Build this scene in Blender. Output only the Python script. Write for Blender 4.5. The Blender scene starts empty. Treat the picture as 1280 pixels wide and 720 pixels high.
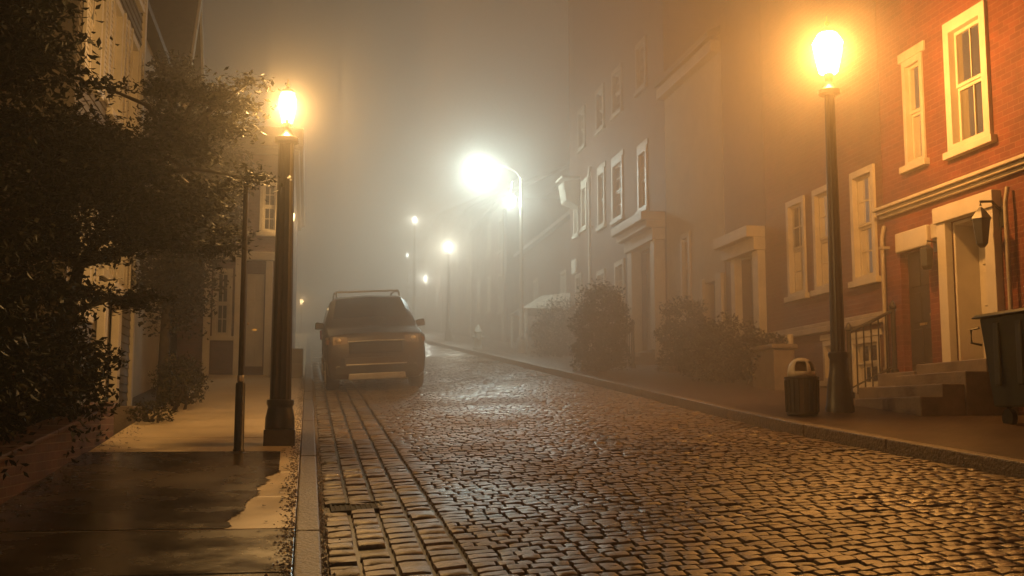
import bpy, bmesh, math, random
import numpy as np
from mathutils import Vector, Matrix

R = random.Random(7)
NR = np.random.RandomState(11)
SC = bpy.context.scene
COL = SC.collection
PI = math.pi
S = 0.0932                      # the street climbs away from the camera


def prof(x):
    if x < 0.11:
        return 0.09
    if x < 5.3:
        return 0.055 * x
    return 0.055 * 5.3 + 0.14 + 0.012 * (x - 5.3)


def road_z(x, y):
    return S * y + 0.055 * x


def gz(x, y):
    return S * y + prof(x)


KERB = [(-8, 6.35), (4.0, 6.1), (6.5, 5.88), (8.24, 5.69), (10.5, 5.44), (12.2, 5.30), (130, 5.30)]


def kerb_x(y):
    for (a, xa), (b, xb) in zip(KERB, KERB[1:]):
        if y <= b:
            return xa + (xb - xa) * (y - a) / (b - a)
    return KERB[-1][1]


def side_z(x, y):               # right pavement
    k = kerb_x(y)
    return S * y + 0.055 * k + 0.13 + 0.012 * (x - k)


# ------------------------------------------------------------------ helpers
class MB:
    def __init__(self):
        self.v, self.f = [], []

    def add(self, vs, fs):
        o = len(self.v)
        self.v.extend([tuple(p) for p in vs])
        self.f.extend([tuple(i + o for i in f) for f in fs])
        return self

    def quad(self, a, b, c, d):
        return self.add([a, b, c, d], [(0, 1, 2, 3)])

    def hexa(self, p):          # 8 points: bottom ring of four, top ring of four
        return self.add(p, [(3, 2, 1, 0), (4, 5, 6, 7), (0, 1, 5, 4), (1, 2, 6, 5), (2, 3, 7, 6), (3, 0, 4, 7)])

    def box(self, x0, x1, y0, y1, z0, z1):
        return self.hexa([(x0, y0, z0), (x1, y0, z0), (x1, y1, z0), (x0, y1, z0),
                          (x0, y0, z1), (x1, y0, z1), (x1, y1, z1), (x0, y1, z1)])

    def lathe(self, prof_, n=16, c=(0, 0, 0), rot=0.0):
        vs, fs = [], []
        for r, z in prof_:
            for k in range(n):
                a = rot + 2 * PI * k / n
                vs.append((c[0] + r * math.cos(a), c[1] + r * math.sin(a), c[2] + z))
        m = len(prof_)
        for i in range(m - 1):
            for k in range(n):
                fs.append((i * n + k, i * n + (k + 1) % n, (i + 1) * n + (k + 1) % n, (i + 1) * n + k))
        fs.append(tuple(range(n))[::-1])
        fs.append(tuple((m - 1) * n + k for k in range(n)))
        return self.add(vs, fs)

    def tube(self, pts, rad, n=7):
        pts = [Vector(p) for p in pts]
        if not hasattr(rad, '__len__'):
            rad = [rad] * len(pts)
        vs, fs = [], []
        for i, p in enumerate(pts):
            d = (pts[min(i + 1, len(pts) - 1)] - pts[max(i - 1, 0)]).normalized()
            up = Vector((0, 0, 1)) if abs(d.z) < .9 else Vector((1, 0, 0))
            a = d.cross(up).normalized()
            b = d.cross(a).normalized()
            for k in range(n):
                t = 2 * PI * k / n
                vs.append(p + (a * math.cos(t) + b * math.sin(t)) * rad[i])
        for i in range(len(pts) - 1):
            for k in range(n):
                fs.append((i * n + k, i * n + (k + 1) % n, (i + 1) * n + (k + 1) % n, (i + 1) * n + k))
        fs.append(tuple(range(n))[::-1])
        fs.append(tuple((len(pts) - 1) * n + k for k in range(n)))
        return self.add(vs, fs)

    def ball(self, c, r, n=10, m=7, sq=(1, 1, 1)):
        pr = [(max(1e-3, math.sin(PI * i / m)) * r, -math.cos(PI * i / m) * r) for i in range(m + 1)]
        o = len(self.v)
        self.lathe(pr, n, (0, 0, 0))
        for i in range(o, len(self.v)):
            p = self.v[i]
            self.v[i] = (c[0] + p[0] * sq[0], c[1] + p[1] * sq[1], c[2] + p[2] * sq[2])
        return self

    def build(self, name, mat, parent=None, smooth=None, bevel=0, loc=None, seg=2):
        me = bpy.data.meshes.new(name)
        me.from_pydata(self.v, [], self.f)
        me.validate()
        bm = bmesh.new()
        bm.from_mesh(me)
        bmesh.ops.recalc_face_normals(bm, faces=bm.faces)
        bm.to_mesh(me)
        bm.free()
        me.materials.append(mat)
        o = bpy.data.objects.new(name, me)
        COL.objects.link(o)
        if parent is not None:
            o.parent = parent
        if loc is not None:
            o.location = loc
        if smooth is not None:
            shade(me, smooth)
        if bevel:
            b = o.modifiers.new('bevel', 'BEVEL')
            b.width = bevel
            b.segments = seg
            b.limit_method = 'ANGLE'
        return o


def shade(me, ang):
    n = len(me.polygons)
    me.polygons.foreach_set('use_smooth', [True] * n)
    if ang < 170:
        me.set_sharp_from_angle(angle=math.radians(ang))


def tag(o, label=None, cat=None, group=None, kind=None):
    if label:
        o['label'] = label
    if cat:
        o['category'] = cat
    if group:
        o['group'] = group
    if kind:
        o['kind'] = kind
    return o


def empty(name, loc, rz=0.0, label=None, cat=None, group=None):
    o = bpy.data.objects.new(name, None)
    o.empty_display_size = .2
    COL.objects.link(o)
    o.location = loc
    o.rotation_euler = (0, 0, rz)
    return tag(o, label, cat, group)


def rel(mb, root):              # express world vertices in an (unrotated) root's frame
    l = root.location
    mb.v = [(p[0] - l.x, p[1] - l.y, p[2] - l.z) for p in mb.v]
    return mb


def copy_tree(o, parent=None):
    c = o.copy()
    COL.objects.link(c)
    c.parent = parent
    for ch in list(o.children):
        copy_tree(ch, c)
    return c


# ------------------------------------------------------------------ materials
def new_mat(name):
    m = bpy.data.materials.new(name)
    m.use_nodes = True
    nt = m.node_tree
    return m, nt, nt.nodes, nt.links, nt.nodes['Principled BSDF']


def mat(name, c, rough=.6, metal=0.0, var=.25, scale=3.0, bump=0.0, bscale=30.0, spec=.5, coord='Object'):
    m, nt, N, L, b = new_mat(name)
    tc = N.new('ShaderNodeTexCoord')
    no = N.new('ShaderNodeTexNoise')
    no.inputs['Scale'].default_value = scale
    no.inputs['Detail'].default_value = 6
    no.inputs['Roughness'].default_value = .65
    L.new(tc.outputs[coord], no.inputs['Vector'])
    mr = N.new('ShaderNodeMapRange')
    mr.inputs[1].default_value = .3
    mr.inputs[2].default_value = .7
    mr.inputs[3].default_value = 1 - var
    mr.inputs[4].default_value = 1 + var
    L.new(no.outputs['Fac'], mr.inputs[0])
    mx = N.new('ShaderNodeMix')
    mx.data_type = 'RGBA'
    mx.blend_type = 'MULTIPLY'
    mx.inputs[0].default_value = 1
    mx.inputs[6].default_value = (*c, 1)
    L.new(mr.outputs[0], mx.inputs[7])
    L.new(mx.outputs[2], b.inputs['Base Color'])
    rr = N.new('ShaderNodeMapRange')
    rr.inputs[3].default_value = max(.03, rough - .1)
    rr.inputs[4].default_value = min(1, rough + .1)
    L.new(no.outputs['Fac'], rr.inputs[0])
    L.new(rr.outputs[0], b.inputs['Roughness'])
    b.inputs['Metallic'].default_value = metal
    b.inputs['Specular IOR Level'].default_value = spec
    if bump:
        n2 = N.new('ShaderNodeTexNoise')
        n2.inputs['Scale'].default_value = bscale
        n2.inputs['Detail'].default_value = 5
        L.new(tc.outputs[coord], n2.inputs['Vector'])
        bp = N.new('ShaderNodeBump')
        bp.inputs['Strength'].default_value = bump
        bp.inputs['Distance'].default_value = .02
        L.new(n2.outputs['Fac'], bp.inputs['Height'])
        L.new(bp.outputs[0], b.inputs['Normal'])
    return m


def brick_mat(name, c1, c2, mortar, rough=.7, flat=False, bw=.215, rh=.075):
    m, nt, N, L, b = new_mat(name)
    ge = N.new('ShaderNodeNewGeometry')
    sp = N.new('ShaderNodeSeparateXYZ')
    L.new(ge.outputs['Position'], sp.inputs[0])
    cb = N.new('ShaderNodeCombineXYZ')
    if flat:
        L.new(sp.outputs[0], cb.inputs[0])
        L.new(sp.outputs[1], cb.inputs[1])
    else:
        ad = N.new('ShaderNodeMath')
        L.new(sp.outputs[0], ad.inputs[0])
        L.new(sp.outputs[1], ad.inputs[1])
        L.new(ad.outputs[0], cb.inputs[0])
        L.new(sp.outputs[2], cb.inputs[1])
    br = N.new('ShaderNodeTexBrick')
    br.inputs['Scale'].default_value = 1
    br.inputs['Brick Width'].default_value = bw
    br.inputs['Row Height'].default_value = rh
    br.inputs['Mortar Size'].default_value = .006
    br.inputs['Mortar Smooth'].default_value = .3
    br.inputs['Color1'].default_value = (*c1, 1)
    br.inputs['Color2'].default_value = (*c2, 1)
    br.inputs['Mortar'].default_value = (*mortar, 1)
    L.new(cb.outputs[0], br.inputs['Vector'])
    no = N.new('ShaderNodeTexNoise')
    no.inputs['Scale'].default_value = 1.3
    no.inputs['Detail'].default_value = 8
    no.inputs['Roughness'].default_value = .7
    L.new(ge.outputs['Position'], no.inputs['Vector'])
    mr = N.new('ShaderNodeMapRange')
    mr.inputs[1].default_value = .3
    mr.inputs[2].default_value = .7
    mr.inputs[3].default_value = .6
    mr.inputs[4].default_value = 1.3
    L.new(no.outputs['Fac'], mr.inputs[0])
    mx = N.new('ShaderNodeMix')
    mx.data_type = 'RGBA'
    mx.blend_type = 'MULTIPLY'
    mx.inputs[0].default_value = 1
    L.new(br.outputs['Color'], mx.inputs[6])
    L.new(mr.outputs[0], mx.inputs[7])
    L.new(mx.outputs[2], b.inputs['Base Color'])
    b.inputs['Roughness'].default_value = rough
    b.inputs['Specular IOR Level'].default_value = .35
    n2 = N.new('ShaderNodeTexNoise')
    n2.inputs['Scale'].default_value = 40
    L.new(ge.outputs['Position'], n2.inputs['Vector'])
    ma = N.new('ShaderNodeMath')
    ma.operation = 'MULTIPLY_ADD'
    ma.inputs[1].default_value = .3
    iv = N.new('ShaderNodeMath')
    iv.operation = 'SUBTRACT'
    iv.inputs[0].default_value = 1
    L.new(br.outputs['Fac'], iv.inputs[1])
    L.new(n2.outputs['Fac'], ma.inputs[0])
    L.new(iv.outputs[0], ma.inputs[2])
    bp = N.new('ShaderNodeBump')
    bp.inputs['Strength'].default_value = .6
    bp.inputs['Distance'].default_value = .008
    L.new(ma.outputs[0], bp.inputs['Height'])
    L.new(bp.outputs[0], b.inputs['Normal'])
    return m


def leaf_mat(name, c, tr=.35):
    m, nt, N, L, b = new_mat(name)
    at = N.new('ShaderNodeAttribute')
    at.attribute_name = 'tone'
    mx = N.new('ShaderNodeMix')
    mx.data_type = 'RGBA'
    mx.blend_type = 'MULTIPLY'
    mx.inputs[0].default_value = 1
    mx.inputs[6].default_value = (*c, 1)
    L.new(at.outputs['Fac'], mx.inputs[7])
    L.new(mx.outputs[2], b.inputs['Base Color'])
    b.inputs['Roughness'].default_value = .6
    b.inputs['Specular IOR Level'].default_value = .2
    tl = N.new('ShaderNodeBsdfTranslucent')
    L.new(mx.outputs[2], tl.inputs['Color'])
    ms = N.new('ShaderNodeMixShader')
    ms.inputs[0].default_value = tr
    L.new(b.outputs[0], ms.inputs[1])
    L.new(tl.outputs[0], ms.inputs[2])
    L.new(ms.outputs[0], N['Material Output'].inputs['Surface'])
    return m


def glass_mat():
    m, nt, N, L, b = new_mat('window_glass')
    tr = N.new('ShaderNodeBsdfTransparent')
    tr.inputs[0].default_value = (.75, .78, .74, 1)
    gl = N.new('ShaderNodeBsdfGlossy')
    gl.inputs['Roughness'].default_value = .06
    fr = N.new('ShaderNodeFresnel')
    fr.inputs[0].default_value = 1.55
    no = N.new('ShaderNodeTexNoise')
    no.inputs['Scale'].default_value = 2.5
    tc = N.new('ShaderNodeTexCoord')
    L.new(tc.outputs['Object'], no.inputs['Vector'])
    bp = N.new('ShaderNodeBump')
    bp.inputs['Strength'].default_value = .06
    L.new(no.outputs['Fac'], bp.inputs['Height'])
    L.new(bp.outputs[0], gl.inputs['Normal'])
    ms = N.new('ShaderNodeMixShader')
    L.new(fr.outputs[0], ms.inputs[0])
    L.new(tr.outputs[0], ms.inputs[1])
    L.new(gl.outputs[0], ms.inputs[2])
    L.new(ms.outputs[0], N['Material Output'].inputs['Surface'])
    return m


def lamp_glass(name, c, st, tr=.5):
    m, nt, N, L, b = new_mat(name)
    N.remove(b)
    e = N.new('ShaderNodeEmission')
    e.inputs[0].default_value = (*c, 1)
    e.inputs[1].default_value = st
    t = N.new('ShaderNodeBsdfTransparent')
    ms = N.new('ShaderNodeMixShader')
    ms.inputs[0].default_value = 1 - tr
    L.new(t.outputs[0], ms.inputs[1])
    L.new(e.outputs[0], ms.inputs[2])
    L.new(ms.outputs[0], N['Material Output'].inputs['Surface'])
    m.cycles.emission_sampling = 'NONE'
    return m


def sett_mat():
    m, nt, N, L, b = new_mat('wet_setts')
    at = N.new('ShaderNodeAttribute')
    at.attribute_name = 'tone'
    ge = N.new('ShaderNodeNewGeometry')
    no = N.new('ShaderNodeTexNoise')
    no.inputs['Scale'].default_value = 26
    no.inputs['Detail'].default_value = 6
    no.inputs['Roughness'].default_value = .7
    L.new(ge.outputs['Position'], no.inputs['Vector'])
    big = N.new('ShaderNodeTexNoise')
    big.inputs['Scale'].default_value = .7
    big.inputs['Detail'].default_value = 4
    L.new(ge.outputs['Position'], big.inputs['Vector'])
    cr = N.new('ShaderNodeValToRGB')
    cr.color_ramp.elements[0].position = .3
    cr.color_ramp.elements[0].color = (.07, .048, .028, 1)
    cr.color_ramp.elements[1].position = .75
    cr.color_ramp.elements[1].color = (.25, .175, .11, 1)
    L.new(no.outputs['Fac'], cr.inputs[0])
    mx = N.new('ShaderNodeMix')
    mx.data_type = 'RGBA'
    mx.blend_type = 'MULTIPLY'
    mx.inputs[0].default_value = 1
    L.new(cr.outputs[0], mx.inputs[6])
    L.new(at.outputs['Color'], mx.inputs[7])
    L.new(mx.outputs[2], b.inputs['Base Color'])
    rr = N.new('ShaderNodeMapRange')
    rr.inputs[1].default_value = .35
    rr.inputs[2].default_value = .65
    rr.inputs[3].default_value = .24
    rr.inputs[4].default_value = .48
    L.new(big.outputs['Fac'], rr.inputs[0])
    L.new(rr.outputs[0], b.inputs['Roughness'])
    b.inputs['Specular IOR Level'].default_value = .55
    bp = N.new('ShaderNodeBump')
    bp.inputs['Strength'].default_value = .55
    bp.inputs['Distance'].default_value = .012
    L.new(no.outputs['Fac'], bp.inputs['Height'])
    L.new(bp.outputs[0], b.inputs['Normal'])
    return m


def slab_mat(name, c, r0, r1, bump=.15, c0=.6, c1=1.35):
    m, nt, N, L, b = new_mat(name)
    ge = N.new('ShaderNodeNewGeometry')
    no = N.new('ShaderNodeTexNoise')
    no.inputs['Scale'].default_value = 1.6
    no.inputs['Detail'].default_value = 9
    no.inputs['Roughness'].default_value = .62
    L.new(ge.outputs['Position'], no.inputs['Vector'])
    cr = N.new('ShaderNodeMapRange')
    cr.inputs[1].default_value = .3
    cr.inputs[2].default_value = .7
    cr.inputs[3].default_value = c0
    cr.inputs[4].default_value = c1
    L.new(no.outputs['Fac'], cr.inputs[0])
    at = N.new('ShaderNodeAttribute')
    at.attribute_name = 'tone'
    mx = N.new('ShaderNodeMix')
    mx.data_type = 'RGBA'
    mx.blend_type = 'MULTIPLY'
    mx.inputs[0].default_value = 1
    mx.inputs[6].default_value = (*c, 1)
    L.new(cr.outputs[0], mx.inputs[7])
    L.new(mx.outputs[2], b.inputs['Base Color'])
    rr = N.new('ShaderNodeMapRange')
    rr.inputs[1].default_value = .38
    rr.inputs[2].default_value = .62
    rr.inputs[3].default_value = r0
    rr.inputs[4].default_value = r1
    L.new(no.outputs['Fac'], rr.inputs[0])
    L.new(rr.outputs[0], b.inputs['Roughness'])
    n2 = N.new('ShaderNodeTexNoise')
    n2.inputs['Scale'].default_value = 7
    n2.inputs['Detail'].default_value = 5
    L.new(ge.outputs['Position'], n2.inputs['Vector'])
    bp = N.new('ShaderNodeBump')
    bp.inputs['Strength'].default_value = bump
    bp.inputs['Distance'].default_value = .01
    L.new(n2.outputs['Fac'], bp.inputs['Height'])
    L.new(bp.outputs[0], b.inputs['Normal'])
    return m


M = {}
M['brick_orange'] = brick_mat('orange_brick', (.145, .034, .016), (.10, .023, .012), (.17, .075, .045))
M['brick_brown'] = brick_mat('brown_brick', (.12, .042, .024), (.085, .03, .018), (.12, .08, .06))
M['brick_dark'] = brick_mat('dark_brick', (.10, .05, .035), (.075, .038, .028), (.08, .06, .05))
M['brick_wall'] = brick_mat('garden_brick', (.11, .05, .03), (.065, .03, .018), (.15, .11, .08))
M['brick_path'] = brick_mat('pavement_brick', (.075, .046, .030), (.055, .034, .022), (.032, .024, .018), rough=.42, flat=True, bw=.2, rh=.1)
M['plaster'] = mat('pale_plaster', (.36, .31, .23), .8, var=.18, scale=1.2, bump=.2)
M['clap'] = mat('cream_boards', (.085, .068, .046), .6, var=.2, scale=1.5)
M['white'] = mat('white_paint', (.45, .41, .34), .45, var=.1, scale=4)
M['offwhite'] = mat('weathered_white_paint', (.40, .36, .29), .55, var=.2, scale=3)
M['stone'] = mat('weathered_stone', (.26, .22, .17), .6, var=.3, scale=4, bump=.3)
M['stone_dark'] = mat('dark_stone', (.13, .10, .075), .6, var=.35, scale=4, bump=.35)  # darker stone; shade on the door steps is put into the colour
M['granite'] = mat('kerb_granite', (.13, .098, .07), .42, var=.55, scale=22, bump=1.0, bscale=38)
M['iron'] = mat('black_iron', (.016, .014, .012), .38, var=.3, scale=20, spec=.5)
M['lamp_iron'] = mat('lamp_iron', (.022, .018, .014), .42, var=.3, scale=14, bump=.15)
M['door_dark'] = mat('dark_door_paint', (.025, .02, .017), .4, var=.2)
M['roof'] = mat('slate_roof', (.07, .06, .05), .6, var=.3, scale=6, bump=.4)
M['glass'] = glass_mat()
M['inside'] = mat('dark_room', (.012, .010, .008), .9, var=.2)
M['curtain'] = mat('curtain_cloth', (.34, .29, .21), .9, var=.25, scale=5)
M['bark'] = mat('bark', (.045, .034, .024), .85, var=.35, scale=12, bump=.6)
M['leaf'] = leaf_mat('maple_leaf', (.020, .018, .007), .22)
M['leaf_dark'] = leaf_mat('ivy_leaf', (.016, .020, .008), .15)
M['leaf_bush'] = leaf_mat('bush_leaf', (.010, .012, .005), .1)
M['leaf_dry'] = leaf_mat('shrub_leaf', (.04, .036, .016), .25)
M['setts'] = sett_mat()
M['slab_wet_shaded'] = slab_mat('wet_shaded_slab', (.05, .034, .02), .16, .34, .12)  # dark colour holds the tree shade on the near left pavement
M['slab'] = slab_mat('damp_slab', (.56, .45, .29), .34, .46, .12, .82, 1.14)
M['soil'] = mat('soil', (.05, .038, .027), .9, var=.4, scale=5, bump=.5)
M['gravel'] = mat('grit', (.23, .19, .15), .4, var=.5, scale=40)
M['bin'] = mat('dark_green_plastic', (.014, .018, .013), .45, var=.25, scale=5)
M['bin_steel'] = mat('bin_steel', (.03, .026, .02), .4, var=.3, scale=8)
M['tin'] = mat('painted_tin', (.42, .38, .31), .45, var=.2, scale=6)
M['car'] = mat('car_paint', (.05, .036, .024), .34, metal=.25, var=.12, scale=3)
M['car_black'] = mat('car_trim', (.012, .011, .010), .5, var=.15)
M['car_glass'] = mat('car_glass', (.02, .018, .015), .12, var=.1, spec=.7)
M['chrome'] = mat('brushed_silver', (.55, .52, .46), .3, metal=.7, var=.15)
M['lens'] = mat('headlight_lens', (.34, .30, .25), .2, metal=.4, var=.3, scale=25)
M['amber'] = mat('amber_lens', (.22, .09, .02), .25, var=.2)
M['rubber'] = mat('tyre_rubber', (.014, .013, .012), .8, var=.2)
M['brass'] = mat('brass', (.6, .42, .16), .3, metal=.8)
M['glow_orange'] = lamp_glass('orange_lit_glass', (1, .62, .24), 30)
M['glow_warm'] = lamp_glass('warm_lit_glass', (1, .66, .26), 14)
M['glow_white'] = lamp_glass('white_lit_glass', (.84, 1, .90), 26)
M['glow_pale'] = lamp_glass('pale_lit_glass', (.95, 1, .82), 14)


# ------------------------------------------------------------------ setting
def strip(name, f, ys, mat_, tone=None, kind='structure'):
    """f(y) -> list of (x, z) across; swept along ys."""
    mb = MB()
    rows = [f(y) for y in ys]
    n = len(rows[0])
    vs = [(x, y, z) for y, r in zip(ys, rows) for x, z in r]
    fs = [(i * n + k, i * n + k + 1, (i + 1) * n + k + 1, (i + 1) * n + k) for i in range(len(ys) - 1) for k in range(n - 1)]
    mb.add(vs, fs)
    o = mb.build(name, mat_)
    return tag(o, kind=kind)


def frange(a, b, s):
    n = max(1, int(round((b - a) / s)))
    return [a + (b - a) * i / n for i in range(n + 1)]


# ground: one sheet to the horizon, climbing with the street
def ground_row(y):
    z = S * max(-30, min(y, 150))
    return [(-260, z - .35), (-60, z - .25), (-8, z - .14), (-2.3, z - .10), (0, z - .12), (5.5, z - .10), (8.4, z + .1), (20, z + .1), (60, z - .1), (260, z - .35)]


strip('ground', ground_row, [-60, -30, -10, 0, 10, 20, 40, 60, 80, 100, 120, 150, 260, 420], M['soil'])

# road of stone setts: every sett is a small domed block standing out of its bed
def make_road():
    V, F, T = [], [], []
    nv = 0

    def sett(x0, x1, y0, y1, tone, dz, fine):
        nonlocal nv
        if R.random() < .06:
            tone, dz = tone * .55, dz - .008
        nx, ny = (6, 5) if fine else (4, 4)
        u = np.linspace(0, 1, nx)
        v = np.linspace(0, 1, ny)
        if fine:
            u = np.array([0, .04, .3, .7, .96, 1])
            v = np.array([0, .07, .5, .93, 1])
        else:
            u = np.array([0, .08, .92, 1])
            v = np.array([0, .12, .88, 1])
        uu, vv = np.meshgrid(u, v)
        jx = NR.uniform(-.006, .006, 4)
        X = x0 + (x1 - x0) * uu + (jx[0] * (1 - uu) * (1 - vv) + jx[1] * uu * (1 - vv) + jx[2] * uu * vv + jx[3] * (1 - uu) * vv)
        jy = NR.uniform(-.006, .006, 4)
        Y = y0 + (y1 - y0) * vv + (jy[0] * (1 - uu) * (1 - vv) + jy[1] * uu * (1 - vv) + jy[2] * uu * vv + jy[3] * (1 - uu) * vv)
        dome = .0085 * (1 - np.abs(2 * uu - 1) ** 3.0) * (1 - np.abs(2 * vv - 1) ** 2.4)
        edge = (uu > 0) & (uu < 1) & (vv > 0) & (vv < 1)
        t1, t2 = NR.normal(0, .02), NR.normal(0, .02)
        Z = S * Y + .055 * X + np.where(edge, dz + dome + NR.uniform(-.003, .003, uu.shape), -.03) + edge * (t1 * (X - (x0 + x1) / 2) + t2 * (Y - (y0 + y1) / 2))
        P = np.stack([X, Y, Z], -1).reshape(-1, 3)
        V.append(P)
        idx = np.arange(nx * ny).reshape(ny, nx) + nv
        F.append(np.stack([idx[:-1, :-1], idx[:-1, 1:], idx[1:, 1:], idx[1:, :-1]], -1).reshape(-1, 4))
        T.append(np.where(edge.reshape(-1), tone, tone * .12))
        nv += nx * ny

    holes = [(.19, .62, 8.88, 9.24), (.34, .53, 7.32, 7.5)]

    def free(x0, x1, y0, y1):
        cx, cy = (x0 + x1) / 2, (y0 + y1) / 2
        return not any(a < cx < b and c < cy < d for a, b, c, d in holes)
    # gutter courses running along the left kerb
    gut = [.14, .34, .55, .76, .98]
    for gi in range(4):
        y = -5 + R.random() * .2
        while y < 36:
            l = R.uniform(.15, .23)
            if free(gut[gi], gut[gi + 1], y, y + l):
                sett(gut[gi] + .012, gut[gi + 1] - .012, y + .008, y + l - .006, R.uniform(.65, 1.25), R.uniform(-.006, .008), y < 26)
            y += l
    # cross courses
    y = -5.0
    while y < 36:
        d = R.uniform(.108, .132) if y < 50 else .3
        x = .99 + R.random() * .15 - .15
        x = max(.99, x)
        kx = kerb_x(y) - .01
        while x < kx - .06:
            l = R.uniform(.095, .16) if y < 50 else R.uniform(.3, .45)
            if x < 1.0:
                l = R.uniform(.09, .27)
            x1 = min(x + l, kx)
            if kx - x1 < .08:
                x1 = kx
            wob = .035 * math.sin(x * 1.3 + y * .35) + .012 * math.sin(x * 4.1 + y)
            sett(x + .0065, x1 - .0065, y + wob + .0065, y + wob + d - .0065, R.uniform(.75, 1.2), R.uniform(-.004, .005), y < 22)
            x = x1
        y += d
    # bed
    ys = frange(-8, 130, 2)
    P = []
    for yy in ys:
        k = kerb_x(yy)
        for q in (0.02, k * .5, k + .05):
            P.append((q, yy, S * yy + .055 * q - .026))
    V.append(np.array(P))
    n = 3
    fs = np.array([(i * n + k, i * n + k + 1, (i + 1) * n + k + 1, (i + 1) * n + k) for i in range(len(ys) - 1) for k in range(n - 1)]) + nv
    F.append(fs)
    T.append(np.full(len(P), .07))
    V = np.concatenate(V)
    F = np.concatenate(F)
    T = np.concatenate(T)
    me = bpy.data.meshes.new('road')
    me.vertices.add(len(V))
    me.vertices.foreach_set('co', V.astype(np.float32).ravel())
    me.loops.add(F.size)
    me.loops.foreach_set('vertex_index', F.astype(np.int32).ravel())
    me.polygons.add(len(F))
    me.polygons.foreach_set('loop_start', np.arange(0, F.size, 4, dtype=np.int32))
    me.polygons.foreach_set('loop_total', np.full(len(F), 4, dtype=np.int32))
    me.update()
    me.validate()
    at = me.color_attributes.new('tone', 'FLOAT_COLOR', 'POINT')
    C = np.ones((len(V), 4), np.float32)
    warm = NR.uniform(.94, 1.06, len(V))
    C[:, 0] = T * 1.0
    C[:, 1] = T
    C[:, 2] = T
    at.data.foreach_set('color', C.ravel())
    shade(me, 60)
    me.materials.append(M['setts'])
    o = bpy.data.objects.new('road', me)
    COL.objects.link(o)
    tag(o, kind='structure')


make_road()
# farther up, the setts give way to wet worn asphalt
strip('road', lambda y: [(.11, S * y + .012), (2.6, S * y + .155), (5.29, S * y + .055 * 5.29 + .004)], frange(35.9, 128, 4), slab_mat('wet_asphalt', (.06, .052, .042), .14, .34, .5))

# left pavement: wet slabs near, toned dark for tree shade, drier pale slabs beyond; each slab separately laid
def slab_run(name, joints, m, x0=-2.2, x1=-.06):
    mb = MB()
    for a, b in zip(joints, joints[1:]):
        t1, t2 = R.uniform(-.0015, .0015), R.uniform(-.002, .002)
        g = .006
        dz = R.uniform(-.003, .003)

        def zz(x, y):
            return S * y + .09 + dz + t1 * (x + 1) + t2 * (y - (a + b) / 2)
        p = [(x0, a + g), (x1, a + g), (x1, b - g), (x0, b - g)]
        mb.hexa([(x, y, zz(x, y) - .08) for x, y in p] + [(x, y, zz(x, y)) for x, y in p])
    o = mb.build(name, m, bevel=.006)
    return tag(o, kind='structure')


slab_run('pavement', [-6, -4.4, -2.8, -1.2, .4, 2, 3.6, 5.2, 6.55, 7.85], M['slab_wet_shaded'])
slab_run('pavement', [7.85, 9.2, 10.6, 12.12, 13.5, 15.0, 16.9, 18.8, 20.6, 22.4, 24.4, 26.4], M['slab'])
strip('pavement', lambda y: [(-2.6, S * y + .085), (-.06, S * y + .085)], frange(26.42, 128, 6), M['slab'])
# dark wet-looking sheet painting the tree's cast shade, ragged like the canopy edge
def shade_patch():
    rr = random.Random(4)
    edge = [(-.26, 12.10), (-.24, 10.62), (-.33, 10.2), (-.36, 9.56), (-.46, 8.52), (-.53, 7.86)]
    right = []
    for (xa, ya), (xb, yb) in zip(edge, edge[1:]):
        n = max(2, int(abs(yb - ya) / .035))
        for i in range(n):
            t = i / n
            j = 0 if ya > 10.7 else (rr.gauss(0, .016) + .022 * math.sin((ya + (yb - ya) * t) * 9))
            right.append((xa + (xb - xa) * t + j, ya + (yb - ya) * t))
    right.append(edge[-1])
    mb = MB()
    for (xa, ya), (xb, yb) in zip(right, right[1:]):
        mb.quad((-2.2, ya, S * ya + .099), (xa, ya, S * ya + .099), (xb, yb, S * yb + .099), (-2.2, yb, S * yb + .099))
    tag(mb.build('shade_patch', M['slab_wet_shaded']), kind='structure')


shade_patch()
# right pavement: brick
strip('pavement', lambda y: [(kerb_x(y) + .17, side_z(kerb_x(y) + .17, y) - .002), (7, side_z(7, y)), (8.6, side_z(8.6, y))], frange(-6, 128, 1.5), M['brick_path'])


def kerb_run(name, side):
    mb = MB()
    y = -6.0
    while y < 125:
        l = R.uniform(1.5, 2.3) if y < 60 else 8
        a, b = y + .006, y + l - .006
        dz = R.uniform(-.006, .006)
        if side < 0:
            xs = lambda q: (-.055, .105)
            zt = lambda x, q: S * q + .098 + dz
        else:
            xs = lambda q: (kerb_x(q), kerb_x(q) + .165)
            zt = lambda x, q: S * q + .055 * kerb_x(q) + .132 + dz
        p = [(xs(a)[0], a), (xs(a)[1], a), (xs(b)[1], b), (xs(b)[0], b)]
        mb.hexa([(x, q, zt(x, q) - .3) for x, q in p] + [(x, q, zt(x, q)) for x, q in p])
        y += l
    return tag(mb.build(name, M['granite'], bevel=.014), kind='structure')


kerb_run('kerb', -1)
kerb_run('kerb', 1)

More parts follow.
